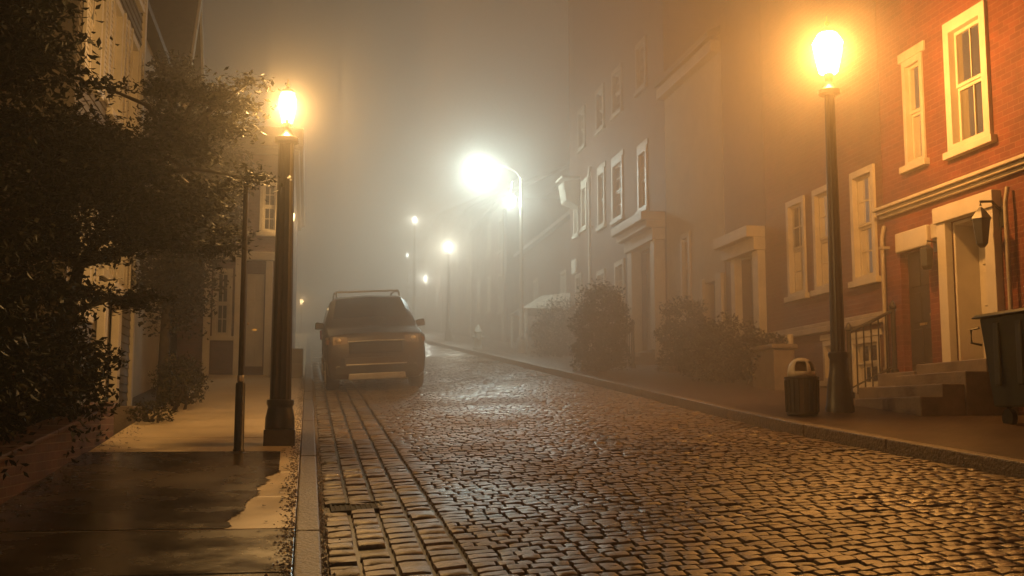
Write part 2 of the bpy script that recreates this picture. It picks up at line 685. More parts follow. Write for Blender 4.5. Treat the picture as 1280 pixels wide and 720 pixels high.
# grit and crumbs washed along the kerb
def gravel():
    mb = MB()
    for i in range(4600):
        y = 5 + 22 * R.random() ** 1.6
        if R.random() < .5:
            x = -.065 - abs(R.gauss(0, .05))
            z = S * y + .093
        else:
            x = .115 + abs(R.gauss(0, .022))
            z = S * y + .055 * x + .004
        if R.random() < .12:
            x = -2.17 + abs(R.gauss(0, .12))
            z = S * y + .093
        r = R.uniform(.005, .013) if R.random() < .8 else R.uniform(.010, .018)
        vs = []
        for k in range(5):
            a = 2 * PI * k / 5 + R.random()
            vs.append((x + r * math.cos(a) * R.uniform(.6, 1.2), y + r * math.sin(a) * R.uniform(.6, 1.2), z + R.uniform(-.2, .3) * r))
        vs.append((x, y, z + r * R.uniform(.6, 1.1)))
        mb.add(vs, [(k, (k + 1) % 5, 5) for k in range(5)])
    tag(mb.build('gravel', M['gravel']), 'fine grit washed along the granite kerb and pavement edge', 'gravel', kind='stuff')


gravel()


# ------------------------------------------------------------------ buildings
class Fr:
    def __init__(self, o, u, n):
        self.o, self.u, self.n = Vector(o), Vector(u), Vector(n)

    def p(self, u, v, d=0.0):
        q = self.o + self.u * u + self.n * d
        return (q.x, q.y, q.z + v)

    def box(self, mb, u0, u1, v0, v1, d0, d1):
        p = self.p
        return mb.hexa([p(u0, v0, d0), p(u1, v0, d0), p(u1, v0, d1), p(u0, v0, d1),
                        p(u0, v1, d0), p(u1, v1, d0), p(u1, v1, d1), p(u0, v1, d1)])


def facade(mb, fr, u0, u1, v0, v1, ops, rev=.2):
    us = sorted({u0, u1, *[o[0] for o in ops], *[o[1] for o in ops]})
    vs = sorted({v0, v1, *[o[2] for o in ops], *[o[3] for o in ops]})
    for a, b in zip(us, us[1:]):
        for c, d in zip(vs, vs[1:]):
            m_, n_ = (a + b) / 2, (c + d) / 2
            if any(o[0] < m_ < o[1] and o[2] < n_ < o[3] for o in ops):
                continue
            mb.quad(fr.p(a, c), fr.p(b, c), fr.p(b, d), fr.p(a, d))
    for a, b, c, d in [o[:4] for o in ops]:
        p = fr.p
        mb.quad(p(a, c), p(b, c), p(b, c, -rev), p(a, c, -rev))
        mb.quad(p(a, d), p(b, d), p(b, d, -rev), p(a, d, -rev))
        mb.quad(p(a, c), p(a, d), p(a, d, -rev), p(a, c, -rev))
        mb.quad(p(b, c), p(b, d), p(b, d, -rev), p(b, c, -rev))


def shell(mb, fr, u0, u1, v0, v1, depth, top=True):
    p = fr.p
    mb.quad(p(u0, v0), p(u0, v1), p(u0, v1, -depth), p(u0, v0, -depth))
    mb.quad(p(u1, v0), p(u1, v1), p(u1, v1, -depth), p(u1, v0, -depth))
    mb.quad(p(u0, v0, -depth), p(u1, v0, -depth), p(u1, v1, -depth), p(u0, v1, -depth))
    if top:
        mb.quad(p(u0, v1), p(u1, v1), p(u1, v1, -depth), p(u0, v1, -depth))


def window(root, fr, u0, u1, v0, v1, m, rows=2, cols=2, casing=.09, out=.025, sill=True, lintel=None, curtain=0, sillm=None, sash=.045):
    """casing, two sashes with glazing bars; pane, sill, lintel and curtain are sub-parts."""
    mb = MB()
    c = casing
    fr.box(mb, u0, u0 + c, v0, v1, -.06, out)
    fr.box(mb, u1 - c, u1, v0, v1, -.06, out)
    fr.box(mb, u0 + c, u1 - c, v1 - c * 1.2, v1, -.06, out)
    fr.box(mb, u0 + c, u1 - c, v0, v0 + c * .6, -.06, out)
    a, b, lo, hi = u0 + c, u1 - c, v0 + c * .6, v1 - c * 1.2
    mid = (lo + hi) / 2
    for k, (q, r) in enumerate(((lo, mid), (mid, hi))):
        d0, d1 = (-.10, -.062) if k == 0 else (-.075, -.04)
        s = sash
        fr.box(mb, a, a + s, q, r, d0, d1)
        fr.box(mb, b - s, b, q, r, d0, d1)
        fr.box(mb, a + s, b - s, q, q + s, d0, d1)
        fr.box(mb, a + s, b - s, r - s, r, d0, d1)
        for j in range(1, cols):
            x = a + s + (b - a - 2 * s) * j / cols
            fr.box(mb, x - .010, x + .010, q + s, r - s, d0 + .006, d1 - .006)
        for j in range(1, rows):
            z = q + s + (r - q - 2 * s) * j / rows
            fr.box(mb, a + s, b - s, z - .010, z + .010, d0 + .009, d1 - .009)
    f = rel(mb, root).build('window', m, root)
    g = MB()
    g.quad(fr.p(a, lo, -.083), fr.p(b, lo, -.083), fr.p(b, mid, -.083), fr.p(a, mid, -.083))
    g.quad(fr.p(a, mid, -.055), fr.p(b, mid, -.055), fr.p(b, hi, -.055), fr.p(a, hi, -.055))
    rel(g, root).build('pane', M['glass'], f)
    h = MB()
    h.quad(fr.p(u0, v0, -.42), fr.p(u1, v0, -.42), fr.p(u1, v1, -.42), fr.p(u0, v1, -.42))
    h.quad(fr.p(u0, v0, -.2), fr.p(u0, v1, -.2), fr.p(u0, v1, -.42), fr.p(u0, v0, -.42))
    h.quad(fr.p(u1, v0, -.2), fr.p(u1, v1, -.2), fr.p(u1, v1, -.42), fr.p(u1, v0, -.42))
    rel(h, root).build('dark_room', M['inside'], f)
    if curtain:
        k = MB()
        for a0, b0 in ((a, a + (b - a) * curtain), (b - (b - a) * curtain, b)):
            n = 14
            pts = [(a0 + (b0 - a0) * i / n, -.19 + .018 * math.sin(i * 2.2 + a0 * 7)) for i in range(n + 1)]
            for (p0, d0), (p1, d1) in zip(pts, pts[1:]):
                k.quad(fr.p(p0, lo, d0), fr.p(p1, lo, d1), fr.p(p1, hi, d1), fr.p(p0, hi, d0))
        rel(k, root).build('curtain', M['curtain'], f, smooth=180)
    if sill:
        k = MB()
        fr.box(k, u0 - .07, u1 + .07, v0 - .10, v0 - .003, -.05, .09)
        rel(k, root).build('sill', sillm or m, f, bevel=.008)
    if lintel:
        k = MB()
        fr.box(k, u0 - .08, u1 + .08, v1 + .003, v1 + lintel, -.05, .035)
        rel(k, root).build('lintel', sillm or m, f, bevel=.008)
    return f


def panel_door(root, fr, u0, u1, v0, v1, d, m, transom=0, name='door'):
    mb = MB()
    fr.box(mb, u0, u1, v0, v1, d - .05, d)
    w, h = u1 - u0, v1 - v0
    for i in range(2):
        for j, (q, r) in enumerate(((.07, .36), (.41, .66), (.71, .94))):
            a = u0 + w * (.12 + .43 * i)
            b = a + w * .33
            fr.box(mb, a, b, v0 + h * q, v0 + h * r, d + .001, d + .014)
    o = rel(mb, root).build(name, m, root, bevel=.006)
    k = MB()
    c = fr.p(u0 + w * .12, v0 + h * .46, d + .045)
    k.ball(c, .03)
    k.tube([fr.p(u0 + w * .12, v0 + h * .46, d), c], .012)
    rel(k, root).build('handle', M['brass'], o, smooth=60)
    k = MB()
    fr.box(k, u0 + w * .38, u0 + w * .62, v0 + h * .385, v0 + h * .405, d + .002, d + .016)
    rel(k, root).build('letter_slot', M['brass'], o)
    return o


RX = 8.5
FR = Fr((RX, 0, 0), (0, 1, 0), (-1, 0, 0))


def steps(root, fr, u0, u1, v_top, v_ground, n, run=.30, d0=.0, land=.35):
    """stone steps climbing to a door"""
    mb = MB()
    h = (v_top - v_ground) / n
    for i in range(n):
        top = v_top - h * i
        dd0 = d0 if i == 0 else d0 + land + run * (i - 1)
        dd1 = d0 + land + run * i
        fr.box(mb, u0 - .02 * (i % 2), u1 + .02 * (i % 2), v_ground - .5, top, dd0 + (.0 if i == 0 else .001), dd1)
    return rel(mb, root).build('steps', M['stone_dark'], root, bevel=.012)


def downpipe(root, fr, u, v0, v1, m, r=.045, name='downpipe'):
    mb = MB()
    mb.tube([fr.p(u, v0, .10), fr.p(u, v1 - .3, .10), fr.p(u, v1 - .1, .06)], r, 8)
    v = v0 + .4
    while v < v1 - .3:
        fr.box(mb, u - r - .012, u + r + .012, v, v + .04, .0, .10 + r + .01)
        v += 1.8
    return rel(mb, root).build(name, m, root, smooth=50)


# --- house 1: orange brick, the nearest on the right
y0, y1, zb, zt = 4.0, 15.36, -.3, 11.2
h1 = empty('brick_house', (RX, 10, gz(8, 10)), 0, 'bright orange brick house with white door surround, nearest on the right', 'house', 'terraced houses')
D1 = (14.2, 14.95, 2.22, 3.96)
D2 = (12.72, 13.6, 2.3, 4.2)
W1 = (12.56, 13.52, 5.14, 6.92)
W2 = (14.12, 14.66, 5.2, 6.75)
w = MB()
facade(w, FR, y0, y1, zb, zt, [D1, D2, W1, W2], .22)
shell(w, FR, y0, y1, zb, zt, 7)
rel(w, h1).build('wall', M['brick_orange'], h1)
window(h1, FR, *W1, M['white'], rows=1, cols=2, casing=.13, out=.05, curtain=.36, lintel=None)
window(h1, FR, *W2, M['offwhite'], rows=1, cols=1, casing=.08, lintel=.14)
mb = MB()                                       # belt course between the storeys, stepped mouldings
FR.box(mb, y0, 15.40, 4.55, 4.60, .002, .06)
FR.box(mb, y0, 15.42, 4.603, 4.66, .002, .11)
FR.box(mb, y0, 15.44, 4.663, 4.71, .002, .16)
rel(mb, h1).build('belt_course', M['offwhite'], h1, bevel=.01)
panel_door(h1, FR, D1[0], D1[1], D1[2], D1[3], -.12, M['door_dark'])
mb = MB()
FR.box(mb, 14.12, 14.98, 3.97, 4.26, -.05, .06)
rel(mb, h1).build('door_lintel', M['white'], h1, bevel=.02)
mb = MB()                                       # white timber surround with a deep recess
FR.box(mb, 12.52, 12.72, 2.3, 4.2, -.02, .10)
FR.box(mb, 13.6, 13.80, 2.3, 4.2, -.02, .10)
FR.box(mb, 12.48, 13.84, 4.203, 4.42, -.02, .13)
FR.box(mb, 12.721, 12.76, 2.3, 4.19, -.40, -.021)
FR.box(mb, 13.56, 13.599, 2.3, 4.19, -.40, -.021)
FR.box(mb, 12.761, 13.559, 4.15, 4.198, -.40, -.021)
rel(mb, h1).build('door_surround', M['white'], h1, bevel=.008)
panel_door(h1, FR, 12.762, 13.558, 2.3, 4.148, -.36, M['white'])
steps(h1, FR, 12.35, 13.95, 2.295, side_z(8, 13.1), 4, run=.30, land=.4)
steps(h1, FR, 14.1, 15.1, 2.215, side_z(8.2, 14.6), 2, run=.3, land=.35)
downpipe(h1, FR, 15.27, side_z(8.4, 15.25), 4.53, M['stone'], .032)
mb = MB()                                       # wall lantern beside the dark door
c = FR.p(13.97, 3.6, .16)
mb.lathe([(.06, 0), (.085, .05), (.10, .28), (.05, .33)], 6, c)
mb.tube([FR.p(13.97, 3.98, .0), FR.p(13.97, 4.0, .14), FR.p(13.97, 3.9, .16)], .015)
FR.box(mb, 13.91, 14.03, 3.86, 4.04, .0, .02)
rel(mb, h1).build('wall_lantern', M['iron'], h1)
mb = MB()
FR.box(mb, 13.86, 14.06, 4.05, 4.25, .002, .03)
rel(mb, h1).build('number_plate', M['offwhite'], h1)
mb = MB()                                       # big dark lantern on a bracket by the white door
c = FR.p(12.46, 3.72, .30)
mb.lathe([(.03, -.05), (.075, 0), (.12, .30), (.135, .31), (.07, .40), (.02, .46)], 6, c)
mb.tube([FR.p(12.46, 4.12, .0), FR.p(12.46, 4.26, .14), FR.p(12.46, 4.25, .30), FR.p(12.46, 4.2, .30)], .018)
FR.box(mb, 12.38, 12.50, 3.95, 4.18, .0, .025)
rel(mb, h1).build('bracket_lantern', M['iron'], h1)
downpipe(h1, FR, 12.25, 2.0, 4.5, M['stone'], .028)

# iron railing at the steps of the dark door
def railing(name, pts, label, group=None, h=.95, newel=True):
    """pts: ground points along the run; posts with a top rail"""
    o = pts[0]
    root = empty(name, o, 0, label, 'railing', group)
    rl, ba = MB(), MB()
    P = [Vector(p) - Vector(o) for p in pts]
    rl.tube([p + Vector((0, 0, h)) for p in P], .025, 8)
    rl.build('top_rail', M['iron'], root, smooth=60)
    rl = MB()
    rl.tube([p + Vector((0, 0, .14)) for p in P], .014, 6)
    rl.build('bottom_rail', M['iron'], root, smooth=60)
    for a, b in zip(P, P[1:]):
        n = max(2, int((b - a).length / .13))
        for i in range(n + 1):
            p = a.lerp(b, i / n)
            ba.tube([p + Vector((0, 0, .0)), p + Vector((0, 0, h))], .012, 5)
    ba.build('balusters', M['iron'], root)
    if newel:
        for p in (P[0], P[-1]):
            k = MB()
            k.lathe([(.06, -.05), (.06, .08), (.035, .1), (.035, h + .02), (.055, h + .04), (.055, h + .07), (.03, h + .12), (.01, h + .15)], 8, p)
            k.build('newel_post', M['iron'], root, smooth=40)
    return root


railing('iron_railing', [(7.75, 15.15, side_z(7.75, 15.15)), (8.46, 15.15, 2.2)], 'black iron stair railing beside the dark door of the orange house')

# --- house 2: brown brick
h2 = empty('brick_house', (RX, 17.6, gz(8, 17.6)), 0, 'brown brick house with three tall white windows behind the orange-lit lamp post', 'house', 'terraced houses')
y0, y1, zt = 15.38, 19.77, 10.6
ws = [(18.05, 18.78, 3.74, 5.46), (16.98, 17.70, 3.74, 5.46), (15.58, 16.34, 3.72, 5.46)]
bs = [(17.0, 17.5, 2.2, 2.86), (15.62, 16.5, 2.05, 2.82)]
w = MB()
facade(w, FR, y0, y1, 0, zt, ws + bs, .2)
shell(w, FR, y0, y1, 0, zt, 7)
rel(w, h2).build('wall', M['brick_brown'], h2)
for i, q in enumerate(ws):
    window(h2, FR, *q, M['offwhite'], rows=2, cols=3 if i == 2 else 2, casing=.085, out=.04, curtain=(0, .16, .44)[i])
for q in bs:
    window(h2, FR, *q, M['offwhite'], rows=1, cols=2, casing=.07, sill=True, lintel=.1)
mb = MB()
FR.box(mb, y0 + .01, y1 - .01, 3.0, 3.10, .002, .09)
FR.box(mb, y0 + .01, y1 - .01, 3.103, 3.17, .002, .06)
rel(mb, h2).build('water_table', M['stone'], h2, bevel=.012)
mb = MB()
FR.box(mb, y0 + .02, y1 - .02, 9.9, 10.3, .002, .25)
rel(mb, h2).build('cornice', M['stone'], h2, bevel=.02)
mb = MB()
mb.tube([FR.p(18.2, 2.0, .3), FR.p(18.2, 3.02, .3)], .07, 10)
rel(mb, h2).build('chimney_vent', M['offwhite'], h2)

# --- house 3: dark brick with a white portal
h3 = empty('brick_house', (RX, 20.8, gz(8, 20.8)), 0, 'narrow dark brick house with white columned doorway under a flat hood', 'house', 'terraced houses')
y0, y1, zt = 19.79, 21.88, 10.2
dr = (20.1, 21.0, 3.1, 4.72)
w = MB()
facade(w, FR, y0, y1, 0, zt, [dr], .3)
shell(w, FR, y0, y1, 0, zt, 7)
rel(w, h3).build('wall', M['brick_dark'], h3)
mb = MB()
FR.box(mb, 19.82, 20.1, 2.7, 4.75, .0, .16)
FR.box(mb, 21.0, 21.22, 2.7, 4.75, .0, .16)
FR.box(mb, 19.80, 21.5, 4.753, 5.0, .0, .24)
FR.box(mb, 19.80, 21.6, 5.003, 5.22, .0, .38)
rel(mb, h3).build('door_surround', M['offwhite'], h3, bevel=.015)
panel_door(h3, FR, 20.1, 21.0, 3.1, 4.72, -.18, M['door_dark'])
steps(h3, FR, 20.0, 21.1, 3.09, side_z(8, 20.5), 4, run=.28)

# --- house 4: pale plaster
h4 = empty('plaster_house', (RX, 23.8, gz(8, 23.8)), 0, 'pale plastered house with one slim window and a recessed dark door', 'house', 'terraced houses')
y0, y1, zt = 21.9, 25.72, 9.75
wq = (24.0, 24.62, 4.28, 5.82)
dr = (22.35, 23.12, 2.95, 4.5)
w = MB()
facade(w, FR, y0, y1, 0, zt, [wq, dr], .25)
shell(w, FR, y0, y1, 0, zt, 7, top=False)
rel(w, h4).build('wall', M['plaster'], h4)
window(h4, FR, *wq, M['white'], rows=2, cols=2, casing=.10, out=.04)
panel_door(h4, FR, *dr, -.2, M['door_dark'])
mb = MB()
FR.box(mb, 22.0, 22.35, 2.6, 4.6, .0, .07)
FR.box(mb, 23.12, 23.3, 2.6, 4.6, .0, .07)
rel(mb, h4).build('door_surround', M['offwhite'], h4, bevel=.01)
steps(h4, FR, 22.3, 23.2, 2.94, side_z(8, 22.7), 4, run=.26)
mb = MB()                                       # pitched roof with an eave
p = FR.p
mb.hexa([p(y0, 9.62, .3), p(y1, 9.62, .3), p(y1, 11.6, -3.5), p(y0, 11.6, -3.5), p(y0, 9.76, .3), p(y1, 9.76, .3), p(y1, 11.74, -3.5), p(y0, 11.74, -3.5)])
mb.hexa([p(y0, 9.62, -7.3), p(y1, 9.62, -7.3), p(y1, 11.6, -3.501), p(y0, 11.6, -3.501), p(y0, 9.76, -7.3), p(y1, 9.76, -7.3), p(y1, 11.74, -3.501), p(y0, 11.74, -3.501)])
rel(mb, h4).build('roof', M['roof'], h4)
mb = MB()
FR.box(mb, y0 + .03, y1 - .03, 9.35, 9.6, .002, .22)
rel(mb, h4).build('cornice', M['offwhite'], h4, bevel=.02)

# --- house 5: long brick house with the big white portal
h5 = empty('brick_house', (RX, 30.5, gz(8, 30.5)), 0, 'long dark brick house with rows of white windows and a large white portal', 'house', 'terraced houses')
y0, y1, zt = 25.74, 35.9, 18.5
up = [(33.45, 34.15, 7.55, 8.95), (34.5, 35.2, 7.5, 8.95), (31.3, 32.1, 7.25, 8.95), (29.4, 30.5, 7.15, 8.85), (27.15, 27.95, 6.98, 8.6)]
lo = [(31.4, 32.3, 4.3, 5.95), (29.35, 30.3, 4.15, 5.95), (34.2, 35.0, 4.6, 6.2)]
th = [(33.6, 34.5, 10.2, 11.5), (31.3, 32.2, 10.2, 11.5), (29.4, 30.4, 10.2, 11.5), (27.1, 28.0, 10.2, 11.5)]
pd = (26.2, 27.8, 3.25, 5.85)
w = MB()
facade(w, FR, y0, y1, 0, zt, up + lo + th + [pd], .2)
shell(w, FR, y0, y1, 0, zt, 8)
rel(w, h5).build('wall', M['brick_dark'], h5)
for q in up + lo + th:
    window(h5, FR, *q, M['stone'] if q in th else M['white'], rows=2, cols=2, casing=.11, out=.05, lintel=.16 if q in up else None)
mb = MB()
FR.box(mb, 25.85, 26.2, 3.0, 5.9, .0, .28)
FR.box(mb, 27.8, 28.2, 3.0, 5.9, .0, .28)
FR.box(mb, 25.8, 28.3, 5.903, 6.2, .0, .34)
FR.box(mb, 25.78, 28.45, 6.203, 6.38, .0, .50)
FR.box(mb, 25.78, 28.55, 6.383, 6.6, .0, .62)
rel(mb, h5).build('portal', M['white'], h5, bevel=.015)
panel_door(h5, FR, 26.2, 27.8, 3.25, 5.84, -.12, M['offwhite'])
steps(h5, FR, 25.9, 28.1, 3.24, side_z(8, 27), 3, run=.3)
downpipe(h5, FR, 32.85, 3.4, 9.4, M['white'], .05)
mb = MB()
FR.box(mb, y0 + .02, y1 + .3, 17.6, 18.1, .002, .35)
rel(mb, h5).build('cornice', M['stone'], h5, bevel=.02)
mb = MB()
mb.hexa([p(34.4, 8.35, .0), p(35.2, 8.35, .0), p(35.2, 8.55, .45), p(34.4, 8.55, .45), p(34.4, 9.25, .0), p(35.2, 9.25, .0), p(35.2, 9.15, .55), p(34.4, 9.15, .55)])
FR.box(mb, 34.36, 35.24, 9.26, 9.34, 0, .62)
k = rel(mb, h5).build('oriel_box', M['white'], h5, bevel=.02)
mb = MB()
FR.box(mb, 34.85, 35.45, 6.28, 6.72, .002, .06)
rel(mb, h5).build('wall_plaque', M['white'], h5)
railing('iron_railing', [(7.2, 24.3, side_z(7.2, 24.3)), (7.2, 25.9, side_z(7.2, 25.9)), (7.2, 27.6, side_z(7.2, 27.6))], 'black iron area railing in front of the large white portal')

# --- houses 6-9 far up the right side, in the fog
F6 = Fr((9.0, 0, 0), (0, 1, 0), (-1, 0, 0))
h6 = empty('brick_house', (9.0, 41, gz(9, 41)), 0, 'low fogbound house with a pale porch roof, behind the big white streetlight', 'house', 'terraced houses')
w = MB()
q6 = [(43.5, 44.4, 5.6, 7.2), (38.6, 39.5, 5.3, 6.9)]
facade(w, F6, 36.0, 47.0, 2, 8.6, q6, .2)
shell(w, F6, 36.0, 47.0, 2, 8.6, 7, top=False)
rel(w, h6).build('wall', M['brick_dark'], h6)
for q in q6:
    window(h6, F6, *q, M['offwhite'], rows=1, cols=2)
mb = MB()
p = F6.p
mb.hexa([p(35.8, 8.5, .35), p(47.2, 8.5, .35), p(47.2, 10.4, -3.5), p(35.8, 10.4, -3.5), p(35.8, 8.65, .35), p(47.2, 8.65, .35), p(47.2, 10.55, -3.5), p(35.8, 10.55, -3.5)])
rel(mb, h6).build('roof', M['roof'], h6)
mb = MB()                                       # hipped porch roof
a, b, c_, d = (7.0, 36.4), (9.0, 36.4), (9.0, 39.2), (7.0, 39.2)
zz = 5.25
mb.add([(*a, zz), (*b, zz), (*c_, zz), (*d, zz), (7.9, 37.5, zz + .55), (9.0, 37.5, zz + .7), (9.0, 38.1, zz + .7), (7.9, 38.1, zz + .55)],
       [(0, 1, 5, 4), (1, 2, 6, 5), (2, 3, 7, 6), (3, 0, 4, 7), (4, 5, 6, 7), (3, 2, 1, 0)])
for q in (a, d):
    mb.tube([(q[0] + .12, q[1] + (.12 if q is a else -.12), gz(7, q[1]) - .1), (q[0] + .12, q[1] + (.12 if q is a else -.12), zz)], .06, 8)
rel(mb, h6).build('porch', M['white'], h6)
downpipe(h6, F6, 46.6, 4.6, 8.4, M['white'], .06)

F7 = Fr((8.4, 0, 0), (0, 1, 0), (-1, 0, 0))
for k, (a, b, top, lab) in enumerate([(47.3, 57.0, 11.2, 'dim grey house standing in fog just past the low porch house'),
                                      (57.3, 70.0, 12.6, 'faint tall house in fog, second from the far end of the row'),
                                      (70.3, 92.0, 14.6, 'barely visible last house at the far end of the row')]):
    h = empty('brick_house', (8.4, (a + b) / 2, gz(8, (a + b) / 2)), 0, lab, 'house', 'terraced houses')
    w = MB()
    qs = []
    n = 3
    for i in range(n):
        u = a + (b - a) * (i + .5) / n
        g = S * u + .5
        qs += [(u - .5, u + .5, g + 1.3, g + 3.0), (u - .5, u + .5, g + 4.0, g + 5.5)]
    qs = [q for q in qs if q[3] < top - .3]
    facade(w, F7, a, b, 3, top, qs, .2)
    shell(w, F7, a, b, 3, top, 7, top=False)
    rel(w, h).build('wall', M['brick_dark'], h)
    for q in qs:
        window(h, F7, *q, M['offwhite'], rows=1, cols=2)
    p = F7.p
    mb = MB()
    mb.hexa([p(a, top - .1, .35), p(b, top - .1, .35), p(b, top + 1.8, -3.5), p(a, top + 1.8, -3.5), p(a, top + .05, .35), p(b, top + .05, .35), p(b, top + 1.95, -3.5), p(a, top + 1.95, -3.5)])
    rel(mb, h).build('roof', M['roof'], h)
    downpipe(h, F7, a + .5, S * a + .5, top - .3, M['white'], .06)

# --- left side
LX = -2.85
FL = Fr((LX, 0, 0), (0, 1, 0), (1, 0, 0))
l1 = empty('board_house', (LX, 16, gz(-3, 16)), 0, 'cream boarded house with shutters half hidden behind the dark tree', 'house', 'left side houses')
y0, y1, zt = 13.9, 19.0, 11.0
ws = [(14.5, 15.25, 2.9, 4.9), (15.95, 16.6, 3.6, 5.0), (17.2, 17.95, 3.6, 5.1), (14.5, 15.3, 5.9, 7.6), (16.1, 16.9, 5.9, 7.6), (17.7, 18.5, 5.9, 7.6), (16.1, 16.9, 8.3, 9.9), (17.7, 18.5, 8.3, 9.9)]
dr = (16.1, 17.0, 1.75, 3.2)
w = MB()
facade(w, FL, y0, y1, .5, zt, ws + [dr], .2)
shell(w, FL, y0, y1, .5, zt, 7)
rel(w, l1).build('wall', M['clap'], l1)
mb = MB()                                       # lapped boards
z = 1.6
allo = ws + [dr]
while z < zt - .2:
    segs = [(y0, y1)]
    for o in allo:
        if o[2] - .12 < z < o[3] + .1:
            ns = []
            for a, b in segs:
                if o[1] + .12 <= a or o[0] - .12 >= b:
                    ns.append((a, b))
                else:
                    if o[0] - .12 > a:
                        ns.append((a, o[0] - .12))
                    if o[1] + .12 < b:
                        ns.append((o[1] + .12, b))
            segs = ns
    for a, b in segs:
        mb.hexa([FL.p(a, z, .002), FL.p(b, z, .002), FL.p(b, z, .026), FL.p(a, z, .026), FL.p(a, z + .125, .002), FL.p(b, z + .125, .002), FL.p(b, z + .125, .008), FL.p(a, z + .125, .008)])
    z += .128
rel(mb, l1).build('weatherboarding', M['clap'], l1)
for q in ws:
    f = window(l1, FL, *q, M['white'], rows=2, cols=2, casing=.09, out=.05)
    for a, b in ((q[0] - .40, q[0] - .04), (q[1] + .04, q[1] + .40)):
        mb = MB()
        FL.box(mb, a, a + .05, q[2], q[3], .03, .075)
        FL.box(mb, b - .05, b, q[2], q[3], .03, .075)
        n = int((q[3] - q[2]) / .07)
        for i in range(n):
            v = q[2] + (q[3] - q[2]) * i / n
            FL.box(mb, a + .05, b - .05, v, v + .045, .035, .06)
        rel(mb, l1).build('shutter', M['offwhite'], f)
panel_door(l1, FL, *dr, -.05, M['tin'])
mb = MB()                                       # door hood on posts
FL.box(mb, 15.85, 16.1, 1.55, 3.25, .03, .14)
FL.box(mb, 17.0, 17.25, 1.55, 3.25, .03, .14)
FL.box(mb, 15.8, 17.3, 3.253, 3.42, .03, .26)
rel(mb, l1).build('door_surround', M['white'], l1, bevel=.012)
steps(l1, FL, 15.9, 17.2, 1.74, gz(-2, 16.5), 1, land=.4, d0=.15)
mb = MB()
FL.box(mb, y1 - .13, y1 + .03, .9, zt - .1, .003, .07)
rel(mb, l1).build('corner_board', M['white'], l1)

# gabled house: its gable faces the street
l2 = empty('gabled_house', (-3.3, 24, gz(-3, 24)), 0, 'tall gabled house with white rakes above the dark tree on the left', 'house', 'left side houses')
FG = Fr((-3.25, 0, 0), (0, 1, 0), (1, 0, 0))
ga, gb, gp = 22.2, 30.6, 28.3
w = MB()
facade(w, FG, 19.2, 31.0, 1, 9.0, [(20.2, 21.1, 5.6, 7.4), (24.2, 25.1, 6, 7.6), (27.6, 28.5, 8.0, 8.999)], .2)
shell(w, FG, 19.2, 31.0, 1, 9.0, 8, top=False)
w.add([FG.p(26.0, 9.0), FG.p(30.8, 9.0), FG.p(gp, 12.1)], [(0, 1, 2)])
w.add([FG.p(26.0, 9.0, -8), FG.p(30.8, 9.0, -8), FG.p(gp, 12.1, -8)], [(0, 1, 2)])
rel(w, l2).build('wall', M['plaster'], l2)
mb = MB()
p = FG.p
for a, za in ((25.7, 8.75), (31.1, 8.75)):
    mb.hexa([p(a, za, .35), p(gp, 12.15, .35), p(gp, 12.15, -8.2), p(a, za, -8.2), p(a, za + .14, .35), p(gp, 12.29, .35), p(gp, 12.29, -8.2), p(a, za + .14, -8.2)])
mb.hexa([p(19.0, 8.9, .3), p(26.6, 8.9, .3), p(26.6, 11.6, -4), p(19.0, 11.6, -4), p(19.0, 9.04, .3), p(26.6, 9.04, .3), p(26.6, 11.74, -4), p(19.0, 11.74, -4)])
rel(mb, l2).build('roof', M['roof'], l2)
mb = MB()
for a, za in ((25.7, 8.72), (31.1, 8.72)):
    mb.hexa([p(a, za - .2, .36), p(gp, 11.92, .36), p(gp, 11.92, .42), p(a, za - .2, .42), p(a, za + .1, .36), p(gp, 12.24, .36), p(gp, 12.24, .42), p(a, za + .1, .42)])
FG.box(mb, 26.0, 26.2, 4, 8.8, .003, .06)
rel(mb, l2).build('rake_boards', M['white'], l2)
for q in ((20.2, 21.1, 5.6, 7.4), (24.2, 25.1, 6, 7.6), (27.6, 28.5, 8.0, 8.999)):
    window(l2, FG, *q, M['white'], rows=2, cols=2)

# projecting house whose end wall faces the camera
l3 = empty('corner_house', (-1.5, 31, gz(-1, 31)), 0, 'dark flat-roofed house standing forward behind the left lamp post, white pilasters on its end wall', 'house', 'left side houses')
FE = Fr((0, 27, 0), (1, 0, 0), (0, -1, 0))
w = MB()
dr = (-1.45, -1.05, 2.8, 5.0)
wq = [(-2.22, -1.78, 3.5, 5.1), (-2.1, -1.5, 6.0, 7.3), (-1.2, -.75, 6.0, 7.3)]
facade(w, FE, -3.0, -.42, 1.5, 8.2, wq + [dr], .2)
shell(w, FE, -3.0, -.42, 1.5, 8.2, 11)
rel(w, l3).build('wall', M['brick_dark'], l3)
for q in wq:
    window(l3, FE, *q, M['offwhite'], rows=2, cols=2, casing=.08)
panel_door(l3, FE, *dr, -.1, M['offwhite'])
mb = MB()
for a in (-2.42, -1.72, -1.02):
    FE.box(mb, a, a + .16, 2.3, 5.3, .003, .10)
FE.box(mb, -2.5, -.8, 5.303, 5.5, .003, .2)
FE.box(mb, -.60, -.44, 2.3, 7.85, .003, .10)
rel(mb, l3).build('pilasters', M['white'], l3, bevel=.012)
mb = MB()
FE.box(mb, -3.2, -.30, 7.88, 8.02, -11, .12)
FE.box(mb, -3.3, -.20, 8.023, 8.5, -11.1, .32)
rel(mb, l3).build('cornice', M['roof'], l3, bevel=.03)
mb = MB()
mb.box(-.85, -.1, 26.1, 26.95, gz(-.4, 26.1) - .2, gz(-.4, 26.5) + .62)
mb.box(-.80, -.12, 25.75, 26.098, gz(-.4, 26) - .2, gz(-.4, 26) + .30)
rel(mb, l3).build('stoop', M['stone'], l3, bevel=.02)
l4 = empty('brick_house', (-2.6, 52, gz(-2, 52)), 0, 'fog-dimmed house far up the left side beyond the forward-standing house', 'house', 'left side houses')
